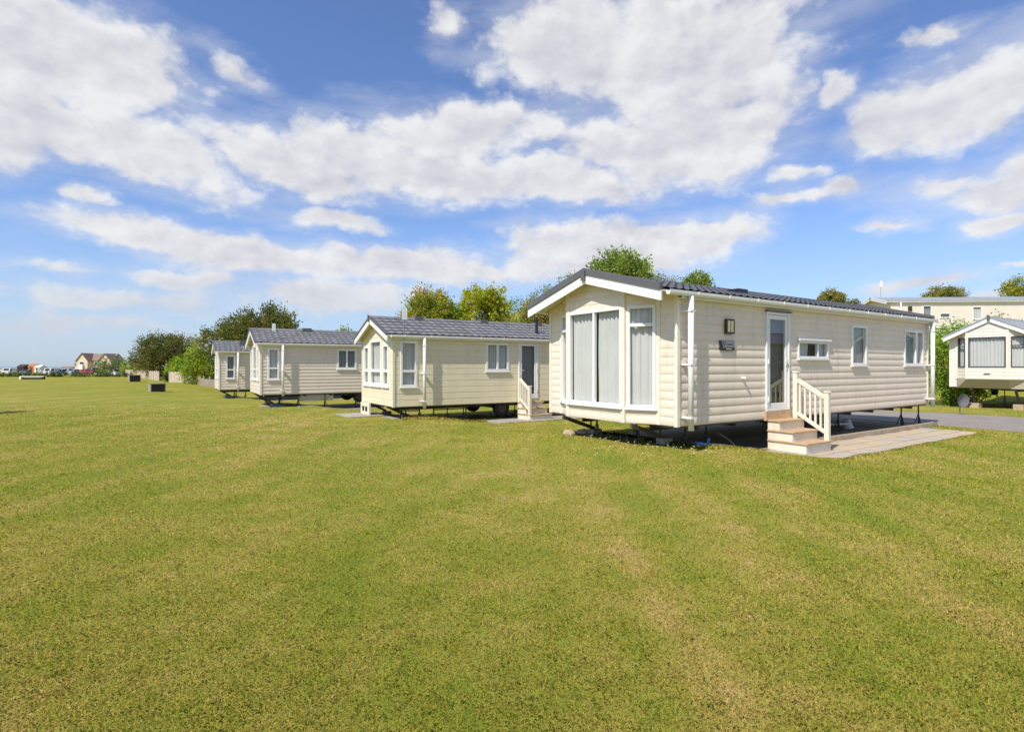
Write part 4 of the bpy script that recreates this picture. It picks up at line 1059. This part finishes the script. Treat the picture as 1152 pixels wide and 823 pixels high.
for (x, y, z, w, h_) in ((-5.2, -2.5, 2.9, 1.5, 1.4), (-5.2, -2.5, .5, 1.6, 1.6), (-1.2, 0, 3.0, 1.0, 1.3), (.8, 0, 3.0, 1.0, 1.3), (-.3, 0, .4, 1.2, 1.8), (3.9, -2.5, 2.9, 1.2, 1.4), (4.0, -2.5, .5, 1.5, 1.6)):
    f = MB().box(x - .12, x + w + .12, y - .1, y - .01, z - .12, z + h_ + .12).build('window', M['fascia'], ho_)
    MB().box(x, x + w, y - .13, y - .101, z, z + h_).build('pane', M['winfar'], f)
by_ = MB(); by_.prism([(-3.3, -.8), (-2.52, -.8), (-2.52, 3.4), (-3.3, 3.2)], -5.2, -3.7); by_.build('bay_window', M['fascia'], ho_)
def hut(label, px, Y, w, h, wallm, roofm, d=3.5):
    p = at(px, Y); t = thing('beach_hut', label, 'hut', p, 0); gable_house(t, -w / 2, w / 2, 0, d, h * .7, h, 'x', .2, wallm, roofm)
    MB().box(-.4, .4, -.05, -.005, 0, min(1.9, h * .65)).build('door', M['winfar'], t)
hut('distant hut with bright orange roof at the far left', 35, 230, 2.6, 3.4, 'orange', 'orange')
hut('distant white hut right of the orange one', 41.5, 228, 2.2, 2.9, 'fascia', 'fascia')
hut('distant dark brown hut left of the orange one', 23, 232, 2.8, 3.2, 'slat', 'slat')
hut('distant long pink grey hut left of the gabled house', 75, 300, 6, 2.3, 'rend', 'rooft')
p = at(1124, 78); rh = thing('brown_roofed_house', 'house showing only a brown roof slope at the right skyline', 'house', (p[0], p[1], p[2]), .1)
gable_house(rh, -4.5, 6, 0, 7, 4.6, 7.2, 'x')
# far shore
fs = MB(); r = random.Random(4); xs = [-700 + k * 12 for k in range(90)]
hts = [2.0 + 2.2 * sin(k * .31) + 1.4 * sin(k * .83 + 1) + r.uniform(0, .8) for k in range(90)]
for k in range(89):
    fs.quad((xs[k], 330, -6), (xs[k + 1], 330, -6), (xs[k + 1], 334, hts[k + 1] * .35 - .6), (xs[k], 334, hts[k] * .35 - .6)); fs.quad((xs[k], 334, hts[k] * .35 - .6), (xs[k + 1], 334, hts[k + 1] * .35 - .6), (xs[k + 1], 350, -6), (xs[k], 350, -6))
M['shore'] = paint('hazy_shore_scrub', (.12, .16, .13), .9, .3, .08)
tag(fs.build('dunes', M['shore']), kind='structure')
def sea_mat():
    m, t, out = new_mat('sea'); P = t.node('ShaderNodeBsdfPrincipled'); geo = t.node('ShaderNodeNewGeometry')
    n = t.noise(geo.outputs['Position'], .05, 4); t.put(P.inputs['Base Color'], t.mix(n, (.10, .19, .26, 1), (.16, .25, .32, 1))); P.inputs['Roughness'].default_value = .25
    t.put(P.inputs['Normal'], t.bump(t.noise(geo.outputs['Position'], .5, 4), .3, .3)); t.l.new(P.outputs[0], out.inputs[0]); return m
sea = MB(); sea.quad((-5000, 330, -4.5), (5000, 330, -4.5), (5000, 5500, -4.5), (-5000, 5500, -4.5)); tag(sea.build('sea', sea_mat()), kind='structure')
# tree outside the frame at the left that throws the shadow on the lawn
tree('tree', 'tree beyond the left edge whose thin shadow falls across the lawn', 'tree', (-21.9, 16.4, tz(-21.9, 16.4)), [(0, 0, 4.6, .9, .9, 1.3), (.3, .2, 5.6, .5, .5, .6)], 1500, .18, L_ash, 61, .12)

# ------------------------------------------------------------------ grass blades and daisies
def outside_pads(x, y):
    ok = np.ones(len(x), bool)
    for ox, oy, yw, u0, u1, v0, v1 in pads:
        dx, dy = x - ox, y - oy; u = dx * cos(yw) + dy * sin(yw); v = -dx * sin(yw) + dy * cos(yw)
        ok &= ~((u > u0 + .02) & (u < u1 - .02) & (v > v0 + .02) & (v < v1 - .02))
    return ok
def make_grass():
    rs = np.random.RandomState(2); X = []; Y = []; Hh = []; Wd = []
    # sampling density falls off smoothly with distance from the front of the lawn
    edges = np.linspace(2.35, 27, 120)
    for y0, y1 in zip(edges, edges[1:]):
        ym = (y0 + y1) / 2; dens = 26000 * (2.7 / max(ym, 2.7)) ** 2.05 * (1 - float(np_ss(15, 27, ym)))
        n = int((y1 - y0) * (y0 + y1) * .97 * dens)
        if n < 1: continue
        y = np.sqrt(rs.uniform(y0 ** 2, y1 ** 2, n)); x = rs.uniform(-1, 1, n) * y * .97
        X.append(x); Y.append(y); Hh.append((.023 + .0006 * y) * rs.uniform(.5, 1.35, n)); Wd.append(.00125 * y * rs.uniform(.7, 1.3, n) * .58)
    # the sward carries on, thinner and coarser, to both sides of what the photograph shows
    for y0, y1 in zip(edges - 1.6, edges[1:] - 1.6):
        ym = (y0 + y1) / 2; n = int((y1 - y0) * 2 * 9 * 2100 * (6 / max(ym, 6)) ** 2.0 * (1 - float(np_ss(13, 25, ym))))
        if n < 1: continue
        y = rs.uniform(y0, y1, n); sd_ = rs.choice([-1, 1], n); x = sd_ * (np.maximum(y, 0) * .96 + 9 * rs.rand(n) ** 1.25)
        X.append(x); Y.append(y); Hh.append(.028 * rs.uniform(.5, 1.35, n)); Wd.append(.0052 * max(1, ym / 6) * rs.uniform(.7, 1.3, n))
    # longer fringe along the edges of the pads and blocks
    for (px0, py0, px1, py1, n, h) in [(*V1w(.9, 3.3)[:2], *V1w(.75, -.05)[:2], 2600, .085), (*V1w(.8, -.12)[:2], *V1w(2.3, -.12)[:2], 1200, .07), (*V1w(2.3, -1.42)[:2], *V1w(10, -1.42)[:2], 3500, .05), (*V1w(10.0, -1.4)[:2], *V1w(10.9, -.1)[:2], 800, .06),
                                    (*loc(-3.714, 17, Y32, .3, -.1)[:2], *loc(-3.714, 17, Y32, 3.2, -.2)[:2], 1500, .12), (*loc(-3.714, 17, Y32, 3.2, -1.2)[:2], *loc(-3.714, 17, Y32, 9, -1.2)[:2], 1500, .06)]:
        q = rs.rand(n); X.append(px0 + (px1 - px0) * q + rs.normal(size=n) * .07); Y.append(py0 + (py1 - py0) * q + rs.normal(size=n) * .07)
        Hh.append(h * rs.uniform(.4, 1.4, n)); Wd.append(.008 * rs.uniform(.7, 1.4, n))
    x = np.concatenate(X); y = np.concatenate(Y); h = np.concatenate(Hh); w = np.concatenate(Wd)
    ok = outside_pads(x, y); x, y, h, w = x[ok], y[ok], h[ok], w[ok]; n = len(x)
    # clumpy height
    cl = .8 + .12 * np.sin(x * 13.1 + 1.7 * np.sin(y * 9.3)) * np.sin(y * 11.7 + 1.3 * np.sin(x * 8.9)); h = h * cl
    z = terrain(x, y); az = rs.uniform(0, 2 * pi, n); lean = rs.uniform(.2, 1.5, n)
    d = np.stack([np.cos(az), np.sin(az), np.zeros(n)], 1); sd = np.stack([-np.sin(az), np.cos(az), np.zeros(n)], 1)
    b = np.stack([x, y, z - .004], 1); up = np.array([0, 0, 1.0])
    tip = b + up * (h * np.cos(lean * .75))[:, None] + d * (h * np.sin(lean * .75))[:, None] * 1.3
    mid = b + up * (h * .62)[:, None] * np.cos(lean * .4)[:, None] + d * (h * .3 * lean)[:, None]
    v = np.stack([b - sd * w[:, None] / 2, b + sd * w[:, None] / 2, mid + sd * w[:, None] * .42, tip, mid - sd * w[:, None] * .42], 1).reshape(-1, 3)
    f = np.arange(5 * n).reshape(n, 5)
    o = np_mesh('grass', v, f, M['blade'])
    at_ = o.data.attributes.new('tone', 'FLOAT_COLOR', 'POINT')
    r = rs.rand(n); tone = np.ones((n, 4), np.float32); br = rs.uniform(.82, 1.2, n)
    tone[:, 0] = br; tone[:, 1] = br; tone[:, 2] = br
    st = r > .84; tone[st, 0] = 1.4; tone[st, 1] = 1.25; tone[st, 2] = 1.7     # dry straw-coloured blades
    gr = r < .18; tone[gr, 0] *= .74; tone[gr, 1] *= .95; tone[gr, 2] *= .8
    t5 = np.repeat(tone[:, None, :], 5, 1); t5[:, 0:2, :3] *= .9                 # darker at the root
    at_.data.foreach_set('color', t5.reshape(-1).astype(np.float32))
    return tag(o, 'short mown grass of the lawn, green with straw coloured patches', 'grass', kind='stuff')
make_grass()
mb = MB(); rr = random.Random(12)
for (px, py, n, sx, sy) in ((688, 493, 45, .35, .16), (722, 500, 25, .5, .12), (752, 505, 18, .4, .12), (700, 512, 8, .4, .25), (795, 508, 5, .5, .3)):
    Y = (CAM_H - .16) * 612 / (py - 411.5); X = (px - 576) / 612 * Y
    for k in range(n):
        x, y = X + rr.gauss(0, sx), Y + rr.gauss(0, sy * 2); z = tz(x, y) + rr.uniform(.03, .07); s = rr.uniform(.012, .022); i = len(mb.v)
        mb.v += [(x + s * cos(a * pi / 3), y + s * sin(a * pi / 3) * .9, z + .006 * sin(a * 2.1)) for a in range(6)]; mb.f.append(tuple(range(i, i + 6)))
tag(mb.build('daisies', M['daisy']), 'scatter of tiny white flowers in the grass at the front of the nearest caravan', 'flowers', kind='stuff')

# ------------------------------------------------------------------ sun and sky
TRAVEL = Vector((.537, .650, -1.0)).normalized()
sun = bpy.data.lights.new('sun', 'SUN'); sun.energy = 5.2; sun.angle = radians(.53); sun.color = (1.0, .945, .85)
so = bpy.data.objects.new('sun', sun); C.objects.link(so); so.rotation_euler = TRAVEL.to_track_quat('-Z', 'Y').to_euler(); so.location = (-10, -12, 20)
world = bpy.data.worlds.new('World'); sc.world = world; world.use_nodes = True
t = NT(world.node_tree); t.n.clear()
sky = t.node('ShaderNodeTexSky', sky_type='NISHITA'); sky.sun_disc = False
sky.sun_elevation = asin(-TRAVEL.z); sky.sun_rotation = atan2(-TRAVEL.x, -TRAVEL.y); sky.air_density = 1.0; sky.dust_density = .4; sky.ozone_density = 2.0
SKY_K = .10
geo = t.node('ShaderNodeTexCoord'); dirv = geo.outputs['Generated']
sep = t.node('ShaderNodeSeparateXYZ'); t.put(sep.inputs[0], dirv)
az = t.math('ARCTAN2', sep.outputs[0], sep.outputs[1]); el = t.math('ARCSINE', sep.outputs[2])
cmb = t.node('ShaderNodeCombineXYZ'); t.put(cmb.inputs[0], az); t.put(cmb.inputs[1], el); ae = cmb.outputs[0]
nv = t.mapping(ae, scale=(1, 1.55, 1))
wn = t.node('ShaderNodeTexNoise'); t.put(wn.inputs['Vector'], nv); wn.inputs['Scale'].default_value = 6; wn.inputs['Detail'].default_value = 5; wn.inputs['Roughness'].default_value = .6
wv = t.vmath('SUBTRACT', wn.outputs['Color'], (.5, .5, .5)).outputs[0]
wv2 = t.vmath('MULTIPLY', wv, (.13, .085, 0)).outputs[0]
aew = t.vmath('ADD', ae, wv2).outputs[0]
# clouds as real directions: (px, py, half width, half height, tilt deg, weight) read off as azimuth and elevation
CL = [(60, 60, 190, 70, 3, 1), (120, 150, 190, 42, 12, 1), (-40, 130, 120, 60, 0, .9), (265, 80, 42, 16, 25, .5), (330, 185, 110, 34, 10, 1), (390, 165, 110, 36, -6, .9), (490, 195, 130, 34, 4, 1), (520, 150, 110, 36, 0, .95), (620, 200, 140, 26, 6, .9),
      (505, 30, 20, 26, 0, .55), (655, 50, 112, 62, 0, 1), (760, 60, 150, 82, 0, 1), (840, 70, 85, 62, 0, .95), (780, 150, 100, 60, 0, 1), (690, 160, 70, 40, 0, .85),
      (170, 262, 130, 22, 3, 1), (300, 290, 140, 24, 4, 1), (450, 300, 130, 24, 2, .95), (375, 246, 60, 12, 3, .75), (540, 305, 60, 18, 0, .8), (210, 310, 80, 14, 0, .8), (130, 335, 130, 16, 0, .6), (360, 335, 140, 20, 0, .72), (90, 365, 150, 16, 0, .5), (105, 222, 26, 12, 0, .8), (60, 300, 60, 8, 0, .45),
      (640, 270, 75, 28, 0, 1), (740, 262, 70, 26, 0, 1), (800, 265, 60, 24, 0, 1), (700, 292, 120, 22, 0, .9), (600, 300, 50, 20, 0, .7),
      (1090, 110, 130, 54, -12, 1), (1010, 140, 60, 34, 0, .9), (1160, 190, 130, 30, -6, .85), (945, 100, 28, 22, 0, .75), (1062, 37, 36, 12, 0, .65), (955, 212, 34, 15, 0, .75), (880, 228, 50, 12, 0, .75), (1004, 254, 40, 9, 0, .75), (1125, 240, 44, 13, -8, .8), (1050, 208, 60, 18, -8, .6), (1100, 345, 160, 10, -6, .45), (1040, 320, 70, 9, -8, .6), (890, 195, 40, 14, 0, .5), (1140, 297, 20, 5, 0, .6), (800, 185, 60, 30, 0, .6)]
dens = None
for px, py, hw, hh, tilt, wgt in CL:
    a = (px - 576) / 612; b = (411.5 - py) / 612; A_ = atan2(a, 1); E_ = atan2(b, sqrt(1 + a * a))
    ka = 1 / (1 + a * a) / 612; ke = sqrt(1 + a * a) / (1 + a * a + b * b) / 612
    q = t.mapping(aew, (A_, E_, 0), (0, 0, radians(-tilt)), (hw * 1.25 * ka, hh * 1.25 * ke, 1), 'TEXTURE')
    ln = t.vmath('LENGTH', q).outputs['Value']
    v_ = t.math('MULTIPLY', t.math('SUBTRACT', 1, ln), wgt)
    dens = v_ if dens is None else t.math('SMOOTH_MAX', dens, v_, .12)
# generic cover for the rest of the sky behind the camera
n0 = t.noise(t.mapping(dirv, scale=(1, 1, 2.2)), 1.8, 6, .6)
back = t.ss(sep.outputs[1], .25, -.1)
dens = t.math('ADD', t.math('MULTIPLY', dens, t.math('SUBTRACT', 1, back)), t.math('MULTIPLY', back, t.math('MULTIPLY', t.math('SUBTRACT', n0, .50), 3)))
def lumps(v):
    n_ = t.noise(v, 9, 8, .58)
    vo = t.node('ShaderNodeTexVoronoi', feature='SMOOTH_F1', voronoi_dimensions='2D'); t.put(vo.inputs['Vector'], v)
    vo.inputs['Scale'].default_value = 15; vo.inputs['Detail'].default_value = 3; vo.inputs['Roughness'].default_value = .55; vo.inputs['Smoothness'].default_value = .6; vo.normalize = True
    return t.math('ADD', t.math('MULTIPLY', t.math('SUBTRACT', n_, .5), 1.0), t.math('MULTIPLY', t.math('SUBTRACT', .36, vo.outputs['Distance']), .75))
nw = t.vmath('ADD', nv, t.vmath('MULTIPLY', wv, (.05, .05, 0)).outputs[0]).outputs[0]
lm = lumps(nw); lm2 = lumps(t.vmath('ADD', nw, (-.016, .024, 0)).outputs[0])
d2 = t.math('ADD', dens, lm)
alpha = t.math('MAXIMUM', t.ss(d2, .03, .55), t.math('MULTIPLY', t.ss(t.math('ADD', dens, t.math('MULTIPLY', t.math('SUBTRACT', t.noise(t.mapping(ae, scale=(.7, 2.6, 1)), 7, 7, .62), .5), 1.6)), -.35, .55), .42))
relief = t.math('MULTIPLY', t.math('SUBTRACT', lm, lm2), 1.5)        # bright where a lump faces the sun
fs_ = t.noise(t.mapping(ae, (.03, .05, 0), scale=(1, 1.8, 1)), 6, 4, .55)
shade = t.math('ADD', t.math('ADD', t.math('MULTIPLY', t.ss(d2, .30, 1.3), .40), t.math('MULTIPLY', t.ss(fs_, .42, .66), .40)), t.math('SUBTRACT', .12, relief), clamp=True)
cloud = t.mix(shade, (.88 / SKY_K, .88 / SKY_K, .89 / SKY_K, 1), (.60 / SKY_K, .60 / SKY_K, .66 / SKY_K, 1))
hz = t.ss(el, .0, .20)
cloud = t.mix(t.math('SUBTRACT', 1, hz), cloud, (.60 / SKY_K, .66 / SKY_K, .76 / SKY_K, 1))
skyc = t.mix(1, sky.outputs[0], (1.24, 1.38, 1.74, 1), 'MULTIPLY')
skyc = t.mix(t.math('MULTIPLY', t.ss(el, .30, -.02), .58), skyc, (.42 / SKY_K, .56 / SKY_K, .76 / SKY_K, 1))
col = t.mix(t.math('MULTIPLY', alpha, .96), skyc, cloud)
bg = t.node('ShaderNodeBackground'); t.put(bg.inputs[0], col); bg.inputs[1].default_value = SKY_K
wo = t.node('ShaderNodeOutputWorld'); t.l.new(bg.outputs[0], wo.inputs[0])
